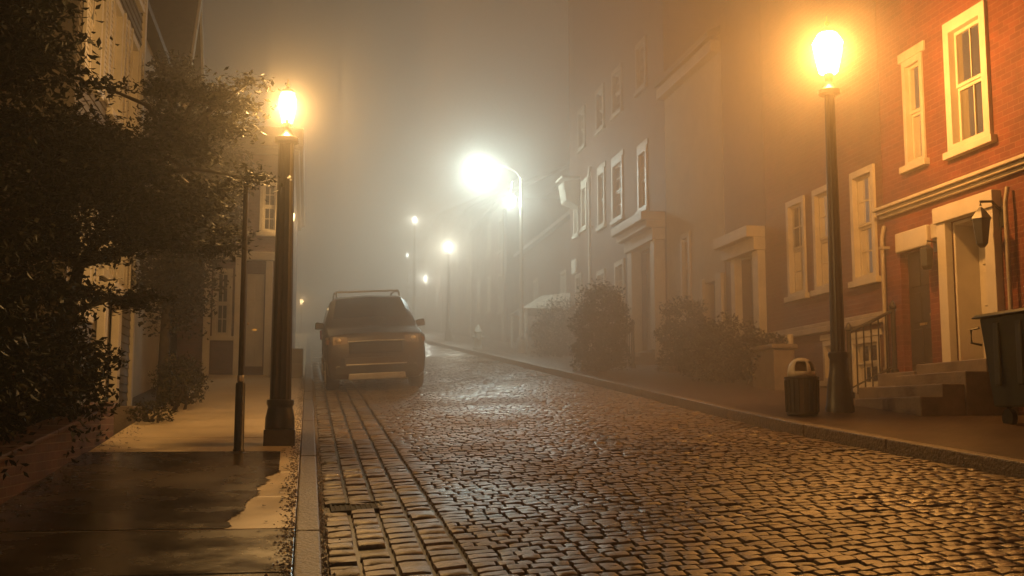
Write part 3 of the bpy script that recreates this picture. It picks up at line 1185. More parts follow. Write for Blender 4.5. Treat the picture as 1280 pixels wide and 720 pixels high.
F9 = Fr((-2.4, 0, 0), (0, 1, 0), (1, 0, 0))
w = MB()
qs = [(42 + 4 * i, 43.0 + 4 * i, 6.2 + .37 * i, 7.8 + .37 * i) for i in range(5)]
facade(w, F9, 38.5, 62, 3, 11.5, qs, .2)
shell(w, F9, 38.5, 62, 3, 11.5, 7)
rel(w, l4).build('wall', M['brick_dark'], l4)
for q in qs:
    window(l4, F9, *q, M['offwhite'], rows=1, cols=2)


# ------------------------------------------------------------------ lamps
LIGHTS = []


def point(root, loc, col, power, r=.06):
    l = bpy.data.lights.new('lamp_light', 'POINT')
    l.color = col
    l.energy = power
    l.shadow_soft_size = r
    o = bpy.data.objects.new('lamp_light', l)
    COL.objects.link(o)
    o.parent = root
    o.location = loc
    return o


def lantern_lamp(name, loc, H, label, group, glow, col, power, scale=1.0, sq_base=False, n=6):
    """H: height of the lantern's middle above the foot"""
    root = empty(name, loc, 0, label, 'street lamp', group)
    k = scale
    mb = MB()
    if sq_base:
        mb.box(-.17, .17, -.17, .17, -.1, .17)
        mb.lathe([(.165, .171), (.16, .3), (.135, .42), (.15, .45), (.15, .50)], 12)
    else:
        mb.lathe([(.18, -.1), (.18, .06), (.165, .10), (.145, .34), (.115, .52), (.105, .66), (.125, .70), (.125, .75)], 12)
    mb.build('base', M['lamp_iron'], root, smooth=35, bevel=.01)
    z0 = .5 if sq_base else .75
    ztop = H - .42 * k
    # fluted shaft
    mb = MB()
    nf = 24
    vs, fs = [], []
    lv = [(0, .118 if sq_base else .09), (.35, .108 if sq_base else .08), (1, .088 if sq_base else .062)]
    for t, r in lv:
        for i in range(nf):
            rr = r * (1 - .07 * (i % 2))
            a = 2 * PI * i / nf
            vs.append((rr * math.cos(a), rr * math.sin(a), z0 + (ztop - z0) * t))
    for i in range(len(lv) - 1):
        for j in range(nf):
            fs.append((i * nf + j, i * nf + (j + 1) % nf, (i + 1) * nf + (j + 1) % nf, (i + 1) * nf + j))
    mb.add(vs, fs)
    mb.build('post', M['lamp_iron'], root)
    mb = MB()
    mb.lathe([(.10, ztop - .10), (.14, ztop - .08), (.14, ztop - .03), (.09, ztop), (.045, ztop + .08), (.06, ztop + .14), (.065, ztop + .17), (.06, ztop + .19)], 14)
    mb.build('collar', M['lamp_iron'], root, smooth=40)
    # lantern: tapered glass body, wider at the top, in an iron frame
    b0, b1 = H - .22 * k, H + .20 * k
    r0, r1 = .12 * k, .20 * k
    mb = MB()
    mb.lathe([(r0, b0), (r1, b1), (r1 * .62, b1 + .12 * k)], n, rot=PI / n)
    g = mb.build('lantern_glass', glow, root)
    mb = MB()
    for i in range(n):
        a = 2 * PI * i / n + PI / n
        c, s_ = math.cos(a), math.sin(a)
        mb.tube([(c * r0 * 1.03, s_ * r0 * 1.03, b0), (c * r1 * 1.03, s_ * r1 * 1.03, b1)], .0035 * k, 5)
        a2 = 2 * PI * (i + 1) / n + PI / n
        mb.tube([(c * r1 * 1.03, s_ * r1 * 1.03, b1), (math.cos(a2) * r1 * 1.03, math.sin(a2) * r1 * 1.03, b1)], .005 * k, 5)
        mb.tube([(c * r0 * 1.03, s_ * r0 * 1.03, b0), (math.cos(a2) * r0 * 1.03, math.sin(a2) * r0 * 1.03, b0)], .006 * k, 5)
    mb.tube([(0, 0, ztop + .2), (0, 0, b0)], .03, 6)
    mb.build('lantern_frame', M['lamp_iron'], root)
    mb = MB()
    mb.lathe([(r1 * .64, b1 + .121 * k), (r1 * .5, b1 + .17 * k), (r1 * .25, b1 + .20 * k), (.02, b1 + .23 * k)], 12)
    mb.build('cap', M['lamp_iron'], root, smooth=40)
    mb = MB()
    mb.ball((0, 0, b1 + .26 * k), .035 * k)
    mb.tube([(0, 0, b1 + .22 * k), (0, 0, b1 + .36 * k)], .008, 6)
    mb.build('finial', M['brass'], root, smooth=180)
    point(root, (0, 0, H + .06 * k), col, power, .07)
    return root


OR = (1, .42, .085)
WA = (1, .54, .17)
WH = (.84, 1, .88)
PW = {'right': 1800, 'left': 1150, 'cobra': 1050, 'small': 420}
lantern_lamp('street_lamp', (-.29, 12.83, gz(-.3, 12.83) - .01), 3.80, 'lit lantern on a thick dark post standing on the left pavement', 'lantern street lamps', M['glow_warm'], WA, PW['left'], .68, True, 4)
lantern_lamp('street_lamp', (6.53, 13.06, side_z(6.53, 13.06) - .01), 4.56, 'brightest orange lantern on a slim dark post before the brick houses', 'lantern street lamps', M['glow_orange'], OR, PW['right'], .98)

# distant lanterns are copies of one plain pattern
far = [((6.2, 50, gz(6.2, 50)), 4.2, 'bright pale lantern hanging in fog, largest of the far lamps', 1100),
       ((5.75, 62, gz(5.7, 62)), 6.45, 'faint tall lamp in fog, highest of the far lamps', 600),
       ((7.5, 73, gz(7.4, 73)), 3.5, 'small pale lamp in fog, lowest on the right far up the street', 1000),
       ((6.9, 80, gz(7, 80)), 5.4, 'tiny pinprick lamp in fog between the other far lamps', 110)]
for loc, H, lab, pw in far:
    lantern_lamp('street_lamp', loc, H, lab, 'far street lamps', M['glow_pale'], (1, .96, .72), pw, .6)
lantern_lamp('street_lamp', (-.55, 85, gz(-.5, 85)), 2.3, 'tiny orange lamp far up the left kerb beside the parked car', 'far street lamps', M['glow_warm'], WA, 500, .8)

# tall pole with a bright white head on a long arm and a second, smaller lantern
lp = empty('street_lamp', (6.57, 34.4, gz(6.57, 34.4)), 0, 'tall slim pole carrying the big white glaring head and a smaller lantern', 'street lamp', 'modern street lamps')
mb = MB()
mb.lathe([(.14, -.1), (.14, .4), (.075, .5), (.06, 3), (.05, 5.55)], 12)
mb.build('pole', M['chrome'], lp, smooth=40)
mb = MB()
mb.tube([(0, 0, 5.5), (-.15, 0, 5.75), (-.5, 0, 5.9), (-1.0, 0, 5.95)], [.035, .032, .028, .025], 8)
mb.tube([(0, 0, 5.35), (-.1, 0, 5.5), (-.29, 0, 5.42), (-.34, 0, 4.99)], .018, 8)
mb.build('arm', M['chrome'], lp, smooth=60)
mb = MB()
mb.lathe([(.02, .13), (.16, .10), (.30, .05), (.33, 0)][::-1], 14, (-1.30, 0, 5.90))
mb.tube([(-.98, 0, 5.95), (-1.2, 0, 5.97)], .04, 8)
mb.build('lamp_head', M['lamp_iron'], lp, smooth=40)
mb = MB()
mb.ball((-1.30, 0, 5.86), .25, 14, 8, (.9, .6, .42))
mb.build('lamp_bowl', M['glow_white'], lp, smooth=180)
point(lp, (-1.30, 0, 5.74), WH, PW['cobra'], .16)
mb = MB()
mb.lathe([(.09, -.20), (.17, .02), (.16, .12), (.05, .2)], 10, (-.34, 0, 4.80))
g = mb.build('lantern_glass', M['glow_white'], lp, smooth=40)
point(lp, (-.34, 0, 4.79), WH, PW['small'], .08)

# wall lantern on the corner of the forward-standing house
wl = empty('wall_lantern', (-.46, 26.88, 6.3), 0, 'small lit wall lantern on the corner of the dark house behind the left lamp post', 'wall lamp')
mb = MB()
mb.lathe([(.05, -.14), (.09, .1), (.03, .17)], 8, (0, -.14, 0))
mb.build('lantern_glass', M['glow_warm'], wl)
mb = MB()
mb.tube([(0, .0, .26), (0, -.14, .28), (0, -.14, .17)], .012, 6)
mb.box(-.05, .05, -.018, .0, .12, .34)
mb.build('bracket', M['iron'], wl)
point(wl, (0, -.14, 0), WA, 60, .05)


# ------------------------------------------------------------------ parked car
def make_car():
    root = empty('parked_car', (1.34, 21.75, gz(1.3, 21.75)), 0, 'large brown SUV with roof rails parked facing downhill at the left kerb', 'car')
    root.rotation_euler = (math.atan(S), math.atan(-.055) * 1.0, 0)
    W = .965

    def hood(y, w, zb, zh, inset=.0):
        return [(0, y, zb), (w * .86, y, zb), (w * .97, y, zb + .10), (w, y, .62), (w * .985, y, zh - .10), (w * .93, y, zh - .02), (w * .62, y, zh + .015), (0, y, zh + .03)]

    def cabin(y, w, zb, zbelt, rw, zr):
        return [(0, y, zb), (w * .88, y, zb), (w * .97, y, zb + .10), (w, y, .66), (w * .985, y, zbelt), (w * rw, y, zr - .11), (w * (rw - .12), y, zr - .02), (0, y, zr + .01)]
    st = [hood(.02, W * .90, .34, 1.03), hood(.06, W * .97, .26, 1.11), hood(.22, W, .24, 1.15), hood(.7, W, .27, 1.20), hood(1.20, W, .27, 1.24),
          cabin(1.34, W, .27, 1.20, .95, 1.37), cabin(2.0, W, .27, 1.20, .82, 1.84), cabin(2.7, W, .27, 1.20, .80, 1.88), cabin(3.9, W, .27, 1.20, .79, 1.88), cabin(4.6, W, .28, 1.20, .78, 1.82),
          cabin(4.92, W * .98, .34, 1.18, .78, 1.5), hood(5.02, W * .95, .38, 1.12)]
    vs = []
    n = 8
    for r in st:
        for sgn, seq in ((1, r), (-1, r[1:-1][::-1])):
            for x, y, z in seq:
                vs.append((sgn * x, y, z))
    m = 2 * n - 2
    fs = []
    for i in range(len(st) - 1):
        for j in range(m):
            fs.append((i * m + j, i * m + (j + 1) % m, (i + 1) * m + (j + 1) % m, (i + 1) * m + j))
    fs.append(tuple(range(m)))
    fs.append(tuple((len(st) - 1) * m + j for j in range(m)))
    mb = MB()
    mb.add(vs, fs)
    body = mb.build('body', M['car'], root)
    # wheel arches: cut the lofted body, bake the cut, delete the cutter
    cut = MB()
    for yy in (.95, 3.95):
        for sg in (-1, 1):
            a = []
            for x in (sg * .62, sg * 1.2):
                a += [(x, yy + .43 * math.cos(t), .37 + .43 * math.sin(t)) for t in [2 * PI * k / 24 for k in range(24)]]
            f = [(k, (k + 1) % 24, 24 + (k + 1) % 24, 24 + k) for k in range(24)] + [tuple(range(24))[::-1], tuple(range(24, 48))]
            cut.add(a, f)
    co = cut.build('cutter', M['car_black'], root)
    bo = body.modifiers.new('arches', 'BOOLEAN')
    bo.object = co
    bo.operation = 'DIFFERENCE'
    bo.solver = 'EXACT'
    bpy.context.view_layer.update()
    dg = bpy.context.evaluated_depsgraph_get()
    me = bpy.data.meshes.new_from_object(body.evaluated_get(dg))
    body.modifiers.clear()
    body.data = me
    bpy.data.objects.remove(co)
    shade(me, 32)
    be = body.modifiers.new('bevel', 'BEVEL')
    be.width = .02
    be.segments = 2
    be.limit_method = 'ANGLE'
    be.angle_limit = math.radians(40)

    def patch(name, quad, mat_, off=.006, shrink=.06, par=None, nsub=6):
        a, b, c, d = [Vector(q) for q in quad]
        nn = (b - a).cross(d - a).normalized()
        k = MB()
        pts = []
        for i in range(nsub + 1):
            for j in range(nsub + 1):
                u = shrink + (1 - 2 * shrink) * i / nsub
                v = shrink + (1 - 2 * shrink) * j / nsub
                pts.append(a.lerp(b, u).lerp(d.lerp(c, u), v) + nn * off)
        q = nsub + 1
        k.add(pts, [(i * q + j, (i + 1) * q + j, (i + 1) * q + j + 1, i * q + j + 1) for i in range(nsub) for j in range(nsub)])
        return k.build(name, mat_, par or root, smooth=180)
    # windscreen spans the crowned front glass in three strips joined to one mesh
    A, B = st[5], st[6]
    k = MB()
    pr = [(-A[5][0], A[5][2]), (-A[6][0], A[6][2]), (0, A[7][2]), (A[6][0], A[6][2]), (A[5][0], A[5][2])]
    qr = [(-B[5][0], B[5][2]), (-B[6][0], B[6][2]), (0, B[7][2]), (B[6][0], B[6][2]), (B[5][0], B[5][2])]
    pts = []
    for t in (.10, .94):
        for (x0, z0), (x1, z1) in zip(pr, qr):
            pts.append(((x0 + (x1 - x0) * t) * .95, 1.34 + .66 * t - .014, z0 + (z1 - z0) * t + .012))
    k.add(pts, [(i, i + 1, 5 + i + 1, 5 + i) for i in range(4)])
    ws = k.build('windscreen', M['car_glass'], root)
    k = MB()
    for x0, x1 in ((-.62, .05), (.0, .62)):
        k.tube([(x0 + .02, 1.36, 1.315), (x1, 1.44, 1.37)], .011, 6)
    k.build('wiper', M['car_black'], ws)
    for sg in (-1, 1):
        for ya, yb, i0, i1 in ((2.25, 3.1, 0, 0), (3.2, 4.05, 0, 0), (4.12, 4.6, 0, 0)):
            xa, xb = W * .985, W * .81
            q = [(sg * xa, ya, 1.20), (sg * xa, yb, 1.20), (sg * xb, yb - .02, 1.72), (sg * xb, ya + .05, 1.70)]
            if sg < 0:
                q = [q[1], q[0], q[3], q[2]]
            patch('side_window', q, M['car_glass'], .012, .05)
        # headlight: wraps round the front corner
        k = MB()
        k.add([(sg * .55, .030, 1.03), (sg * .82, .045, 1.04), (sg * .955, .17, 1.03), (sg * .55, .025, .90), (sg * .82, .035, .88), (sg * .965, .17, .90)], [(0, 1, 4, 3), (1, 2, 5, 4)])
        k.v = [(x * 1.0, y - .035, z + .035) for x, y, z in k.v]
        hl = k.build('headlight', M['lens'], root)
        so = hl.modifiers.new('thick', 'SOLIDIFY')
        so.thickness = .03
        k = MB()
        k.lathe([(.055, 0), (.05, .02), (.02, .03)], 12, (0, 0, 0))
        k.v = [(sg * .72 + x, -.005 - z, .995 + y) for x, y, z in k.v]
        k.build('bulb_reflector', M['chrome'], hl)
        k = MB()
        k.box(sg * .905 - .035, sg * .905 + .035, .045, .075, .93, 1.02)
        k.build('indicator', M['amber'], hl, bevel=.008)
        # mirror
        k = MB()
        k.hexa([(sg * .93, 1.62, 1.20), (sg * 1.14, 1.60, 1.21), (sg * 1.13, 1.78, 1.21), (sg * .93, 1.74, 1.20), (sg * .94, 1.63, 1.33), (sg * 1.12, 1.61, 1.36), (sg * 1.11, 1.77, 1.36), (sg * .94, 1.73, 1.33)])
        k.build('wing_mirror', M['car'], root, bevel=.03, seg=3)
        # roof rail
        k = MB()
        x = sg * .66
        k.tube([(x, 2.15, 1.86), (x, 2.25, 1.95), (x, 3.4, 1.97), (x, 4.4, 1.93), (x, 4.5, 1.84)], .02, 8)
        k.build('roof_rail', M['chrome'], root, smooth=60)
        k = MB()
        k.lathe([(.05, 0), (.045, .01)], 12)
        k.v = [(sg * .74 + x, .012 - z, .47 + y) for x, y, z in k.v]
        k.build('fog_light', M['lens'], root)
        k = MB()
        for yy in (2.95, 3.98):
            k.box(sg * .955 - .02, sg * .955 + .035, yy - .11, yy + .11, 1.02, 1.06)
        k.build('door_handles', M['chrome'], root, bevel=.008)
        k = MB()
        k.box(min(sg * .90, sg * .99), max(sg * .90, sg * .99), 4.80, 4.97, .92, 1.14)
        k.build('tail_light', mat('tail_red' + str(sg), (.3, .02, .015), .25), root, bevel=.02)
        for yy in (.95, 3.95):
            wh = empty('wheel', (sg * .83, yy, .365), 0)
            wh.parent = root
            k = MB()
            pr_ = [(.24, -.125), (.335, -.13), (.362, -.10), (.37, 0), (.362, .10), (.335, .13), (.24, .125)]
            k.lathe(pr_, 32)
            k.v = [(z, x, y) for x, y, z in k.v]
            k.build('tyre', M['rubber'], wh, smooth=40)
            k = MB()
            k.lathe([(.05, sg * .10), (.24, sg * .125), (.245, sg * .131)], 24)
            for i in range(6):
                a = 2 * PI * i / 6
                k.tube([(.04 * math.cos(a), .04 * math.sin(a), sg * .135), (.22 * math.cos(a), .22 * math.sin(a), sg * .135)], .026, 6)
            k.v = [(z, x, y) for x, y, z in k.v]
            k.build('rim', M['chrome'], wh, smooth=40)
    k = MB()
    for yy in (2.32,):
        k.tube([(-.66, yy, 1.97), (.66, yy, 1.97)], .02, 8)
    k.build('roof_crossbar', M['chrome'], root, smooth=60)
    # grille and bumper
    k = MB()
    k.box(-.52, .52, -.012, .02, .74, .96)
    g = k.build('grille', M['car_black'], root, bevel=.015)
    k = MB()
    for z in (.80, .855, .91):
        k.box(-.47, .47, -.022, -.0125, z - .010, z + .010)
    k.build('grille_bars', M['car'], g)
    k = MB()
    k.tube([(-.54, -.012, .975), (0, -.03, .985), (.54, -.012, .975)], .013, 6)
    k.build('grille_trim', M['chrome'], root, smooth=60)
    k = MB()
    pts = [(-.80, .05), (-.6, -.02), (0, -.05), (.6, -.02), (.80, .05)]
    for (xa, ya), (xb, yb) in zip(pts, pts[1:]):
        k.hexa([(xa, ya, .50), (xb, yb, .50), (xb, yb + .12, .50), (xa, ya + .12, .50), (xa, ya + .01, .66), (xb, yb + .01, .66), (xb, yb + .12, .66), (xa, ya + .12, .66)])
    b_ = k.build('bumper', M['car'], root, smooth=40)
    k = MB()
    k.tube([(-.58, -.035, .53), (0, -.062, .53), (.58, -.035, .53)], .014, 6)
    k.build('bumper_trim', M['chrome'], b_, smooth=60)
    k = MB()
    k.hexa([(-.56, -.035, .24), (.56, -.035, .24), (.52, .10, .22), (-.52, .10, .22), (-.54, -.045, .36), (.54, -.045, .36), (.52, .10, .36), (-.52, .10, .36)])
    k.build('skid_plate', M['chrome'], root, bevel=.015)
    k = MB()
    k.box(-.78, .78, -.005, .10, .361, .498)
    k.build('lower_intake', M['car_black'], root)
    return root


car = make_car()

# ------------------------------------------------------------------ foliage
def leaf_mesh(pts, size, drop=.0, seed=1, tone=(.55, 1.35), flat=0.0):
    """pts: Nx3 leaf centres -> one folded, pointed leaf blade each"""
    rs = np.random.RandomState(seed)
    n = len(pts)
    pts = np.asarray(pts)
    a = rs.normal(size=(n, 3))
    a[:, 2] = a[:, 2] * (1 - flat) - drop
    a /= np.linalg.norm(a, axis=1)[:, None] + 1e-9
    b = np.cross(a, rs.normal(size=(n, 3)) * np.array([1 - flat, 1 - flat, 1]) + np.array([0, 0, flat * 2]))
    b /= np.linalg.norm(b, axis=1)[:, None] + 1e-9
    c = np.cross(a, b)
    s = size * rs.uniform(.6, 1.3, n)[:, None]
    w = s * rs.uniform(.36, .55, n)[:, None]
    p0 = pts - a * s * .5
    p1 = pts + b * w * .5 + c * s * .10 - a * s * .08
    p2 = pts + a * s * .5
    p3 = pts - b * w * .5 + c * s * .10 - a * s * .08
    V = np.stack([p0, p1, p2, p3], 1).reshape(-1, 3)
    i = np.arange(n) * 4
    F = np.concatenate([np.stack([i, i + 1, i + 2], 1), np.stack([i, i + 2, i + 3], 1)])
    T = np.repeat(rs.uniform(tone[0], tone[1], n), 4)
    return V, F, T


def tri_object(name, V, F, T, m, parent=None):
    me = bpy.data.meshes.new(name)
    me.vertices.add(len(V))
    me.vertices.foreach_set('co', V.astype(np.float32).ravel())
    me.loops.add(F.size)
    me.loops.foreach_set('vertex_index', F.astype(np.int32).ravel())
    me.polygons.add(len(F))
    me.polygons.foreach_set('loop_start', np.arange(0, F.size, 3, dtype=np.int32))
    me.polygons.foreach_set('loop_total', np.full(len(F), 3, dtype=np.int32))
    me.update()
    at = me.attributes.new('tone', 'FLOAT', 'POINT')
    at.data.foreach_set('value', T.astype(np.float32))
    me.materials.append(m)
    o = bpy.data.objects.new(name, me)
    COL.objects.link(o)
    o.parent = parent
    return o


def tree(name, loc, label, cat, trunk, clumps, per, size, m, group=None, seed=3, flat=.5, drop=.25, twig=.5, tr=.09, spread=.14):
    """trunk: list of relative points; clumps: (centre, radii, weight). Twigs run out into each clump and carry the leaves."""
    root = empty(name, loc, 0, label, cat, group)
    rr = random.Random(seed)
    rs = np.random.RandomState(seed)
    wood = MB()
    tp = [Vector(p) for p in trunk]
    wood.tube(tp, [tr * (1 - .6 * i / max(1, len(tp) - 1)) for i in range(len(tp))], 9)
    P = []
    for (c, r, wgt) in clumps:
        c = Vector(c)
        r = Vector(r)
        j = min(len(tp) - 1, max(1, int(len(tp) * .4) + rr.randrange(max(1, int(len(tp) * .6)))))
        s = min(tp[1:], key=lambda q: (q - c).length + (2 if q.z > c.z + .2 else 0))
        mid = s.lerp(c, .5) + Vector((rr.uniform(-.1, .1), rr.uniform(-.1, .1), rr.uniform(.05, .25)))
        wood.tube([s, mid, c], [tr * .42, tr * .28, tr * .15], 6)
        nt = int(per * wgt)
        for i in range(nt):
            d = Vector((rr.gauss(0, 1), rr.gauss(0, 1), rr.gauss(0, 1))).normalized()
            q = rr.random() ** .45 * (1 + .25 * rr.gauss(0, 1) * .5)
            e = c + Vector((d.x * r.x, d.y * r.y, d.z * r.z)) * q
            if i % 3 == 0:
                b = c.lerp(e, rr.uniform(.0, .3))
                wood.tube([b, b.lerp(e, .55) + Vector((0, 0, .05 * r.z)), e], [tr * .10, tr * .07, .003], 4)
            dirn = (e - c).normalized()
            k = rr.randint(5, 12)
            for _ in range(k):
                t = rr.uniform(-.25, .25) * twig
                P.append(e + dirn * t + Vector((rr.gauss(0, spread), rr.gauss(0, spread), rr.gauss(0, spread * .45))))
    wood.build('trunk', M['bark'], root, smooth=60)
    V, F, T = leaf_mesh(np.array([tuple(p) for p in P]), size, drop, seed, flat=flat)
    tri_object('crown', V, F, T, m, root)
    return root


def g0(x, y):
    return (x, y, gz(x, y))


# spreading maple over the left pavement
def maple_clumps():
    rr = random.Random(77)
    out = [((.45, -.2, 2.75), (.65, .7, .40), 1.1), ((.0, -.4, 3.0), (.7, .7, .5), 1.1), ((.75, .0, 2.35), (.55, .6, .30), .7), ((-.1, -.3, 2.25), (.6, .7, .4), .8), ((1.15, .1, 2.6), (.40, .45, .24), .45)]
    # thin flat sprays laid in tiers, longer and sparser toward the lamp
    for k in range(54):
        t = rr.random()
        x = -.6 + 2.55 * t
        z = rr.uniform(1.5, 3.9 - .25 * abs(x - 1.0)) if x < 1.2 else rr.uniform(2.1, 4.0)
        r = rr.uniform(.20, .42) * (1 - .35 * t)
        out.append(((x, rr.uniform(-.55, .45), z), (r, r * 1.1, r * rr.uniform(.14, .26)), rr.uniform(.06, .17) * (1.25 - .7 * t)))
    # long tips reaching up past the lantern
    out += [((1.62, .0, 3.72), (.30, .3, .05), .07), ((1.86, .0, 3.98), (.22, .25, .04), .04), ((1.5, .2, 3.5), (.35, .3, .06), .10)]
    return out


tree('maple_tree', g0(-2.55, 12.2), 'spreading dark maple with layered branches reaching over the left pavement', 'tree',
     [(0, 0, -.3), (.02, .03, .8), (.12, -.1, 1.4), (.2, -.1, 1.9), (.42, .0, 2.5), (.7, .05, 2.9), (1.05, .1, 3.25)],
     maple_clumps(), 430, .078, M['leaf'], seed=5, flat=.65, drop=.3, tr=.085, spread=.085)
# taller tree rising out of the frame at the left
tree('dark_tree', g0(-4.1, 10.6), 'tall dense dark tree rising out of the top left corner', 'tree',
     [(0, 0, -.3), (.05, 0, 1.5), (.1, 0, 3), (.1, .1, 4.5), (.15, .1, 6)],
     [((.5, -.2, 3.0), (1.2, 1.1, .9), 1.5), ((.7, .2, 4.3), (1.05, 1.0, .85), 1.6), ((.2, 0, 5.4), (1.2, 1.1, .9), 1.4), ((-.6, 0, 4), (1.2, 1.2, 1.4), 1.2), ((.9, .3, 6.0), (1.0, .9, .8), 1.1), ((1.15, .5, 4.9), (.75, .7, .6), .8), ((1.3, .6, 4.0), (.6, .6, .5), .6), ((.9, -.3, 2.1), (.9, .9, .6), 1.2)],
     430, .095, M['leaf_dark'], seed=9, flat=.4, drop=.25, tr=.14, spread=.13)
# second dark tree standing between the boarded house and the street
tree('dark_tree', g0(-2.35, 19.2), 'dark upright tree filling the gap between the cream house and the forward house', 'tree',
     [(0, 0, -.3), (.03, 0, 1.5), (.05, 0, 3), (.08, 0, 4.6)],
     [((.1, 0, 2.0), (.75, .8, .9), 1.3), ((.25, 0, 3.2), (.85, .9, .8), 1.3), ((.2, 0, 4.4), (.85, .8, .7), 1.1), ((.0, 0, 5.3), (.6, .6, .5), .6), ((.75, .1, 2.9), (.5, .6, .6), .7), ((.9, 0, 3.9), (.45, .5, .4), .5)],
     430, .095, M['leaf'], seed=12, flat=.5, drop=.3, tr=.10, spread=.12)


def shrub(name, loc, label, cat, blobs, n, size, m, group=None, seed=1, stems=5, flat=.3, core=True):
    root = empty(name, loc, 0, label, cat, group)
    rs = np.random.RandomState(seed)
    tot = sum(b[1][0] * b[1][1] + b[1][0] * b[1][2] for b in blobs)
    P = []
    for c, r in blobs:
        k = int(n * (r[0] * r[1] + r[0] * r[2]) / tot)
        d = rs.normal(size=(k, 3))
        d /= np.linalg.norm(d, axis=1)[:, None]
        lump = 1 + .19 * np.sin(d[:, 0] * 7 + c[0]) * np.sin(d[:, 1] * 6) + .16 * np.sin(d[:, 2] * 9 + c[1] * 3)
        q = (rs.uniform(.70, 1.03, k) * lump)[:, None]
        P.append(np.array(c) + d * np.array(r) * q)
    P = np.concatenate(P)
    P = P[P[:, 2] > .02]
    w = MB()
    rr = random.Random(seed)
    for c, r in blobs:
        for i in range(stems):
            e = Vector(c) + Vector((rr.uniform(-.6, .6) * r[0], rr.uniform(-.6, .6) * r[1], rr.uniform(0, .7) * r[2]))
            b = Vector((c[0] * .7 + rr.uniform(-.1, .1), c[1] * .7 + rr.uniform(-.1, .1), -.1))
            w.tube([b, b.lerp(e, .5) + Vector((rr.uniform(-.06, .06), rr.uniform(-.06, .06), .05)), e], [.022, .015, .006], 5)
    w.build('stems', M['bark'], root)
    V, F, T = leaf_mesh(P, size, .2, seed, flat=flat)
    tri_object('foliage', V, F, T, m, root)
    return root


# hedge behind the low wall
shrub('hedge', g0(-3.0, 10.8), 'dense dark ivy hedge rising behind the low brick garden wall', 'hedge',
      [((.15, -1.6, .95), (.85, 1.0, 1.0)), ((.1, -.4, 1.15), (.95, 1.0, 1.05)), ((.2, .6, 1.05), (.85, .9, .95)), ((.25, 1.5, .85), (.75, .8, .75)), ((-.6, .3, 1.2), (.9, 1.6, 1.1)), ((.2, -2.8, .85), (.9, 1.0, .9)), ((.35, 1.9, .55), (.5, .6, .55))],
      26000, .085, M['leaf_dark'], seed=21, stems=4)
shrub('low_shrub', g0(-2.05, 18.0), 'low pale shrub at the foot of the cream house by the pavement', 'shrub',
      [((.1, 0, .35), (.4, .9, .4)), ((.25, -1.0, .22), (.3, .5, .26)), ((.0, 1.1, .4), (.4, .7, .45))], 3200, .06, M['leaf_dry'], 'low shrubs', seed=31)
shrub('low_shrub', g0(-2.0, 15.3), 'small ground-hugging plant just past the end of the brick garden wall', 'shrub',
      [((0, 0, .12), (.3, .45, .16))], 700, .055, M['leaf_dry'], 'low shrubs', seed=33)
shrub('clipped_bush', (6.05, 22.8, side_z(6.05, 22.8)), 'big rounded dark bush on the right pavement edge, farthest from the camera', 'shrub',
      [((0, 0, .85), (.62, .62, .92)), ((.1, .1, 1.25), (.5, .5, .5)), ((-.05, 0, .4), (.55, .55, .5))], 13000, .07, M['leaf_bush'], 'bushes along the right houses', seed=41)
shrub('clipped_bush', (7.75, 22.3, side_z(7.75, 22.3)), 'dark bush at the foot of the pale plastered house', 'shrub',
      [((0, .1, .7), (.55, .8, .8)), ((0, -.7, .5), (.5, .7, .6))], 9500, .07, M['leaf_bush'], 'bushes along the right houses', seed=43)
shrub('clipped_bush', (7.35, 18.9, side_z(7.35, 18.9)), 'long low dark hedge in front of the white columned doorway', 'shrub',
      [((0, 0, .5), (.55, .9, .62)), ((.1, 1.3, .55), (.55, .9, .66)), ((.15, -1.0, .4), (.45, .6, .5))], 11500, .065, M['leaf_bush'], 'bushes along the right houses', seed=45)
shrub('clipped_bush', (7.0, 30.6, side_z(7, 30.6)), 'dark hedge below the pale porch roof beyond the rounded bush', 'shrub',
      [((0, 0, .7), (.8, 1.2, .85)), ((.3, 2.0, .7), (.8, 1.2, .8))], 8500, .08, M['leaf_bush'], 'bushes along the right houses', seed=47)

# low brick garden wall
gw = empty('garden_wall', (-2.33, 8, gz(-2.3, 8)), 0, 'low brick garden wall with flat stone coping below the dark hedge', 'wall')
mb = MB()
ys = frange(-5, 13.75, 1.5)
for a, b in zip(ys, ys[1:]):
    mb.hexa([(-2.46, a, S * a - .1), (-2.205, a, S * a - .1), (-2.205, b, S * b - .1), (-2.46, b, S * b - .1), (-2.46, a, S * a + .42), (-2.205, a, S * a + .42), (-2.205, b, S * b + .42), (-2.46, b, S * b + .42)])
rel(mb, gw).build('wall', M['brick_wall'], gw)
mb = MB()
for a, b in zip(ys, ys[1:]):
    a += .004
    b -= .004
    mb.hexa([(-2.50, a, S * a + .423), (-2.17, a, S * a + .423), (-2.17, b, S * b + .423), (-2.50, b, S * b + .423), (-2.50, a, S * a + .475), (-2.17, a, S * a + .475), (-2.17, b, S * b + .475), (-2.50, b, S * b + .475)])
rel(mb, gw).build('coping', M['brick_wall'], gw, bevel=.012)
# soil bank behind the wall
strip('flower_bed', lambda y: [(-9, S * y + .35), (-4, S * y + .33), (-2.45, S * y + .28)], frange(-5, 13.7, 2), M['soil'])

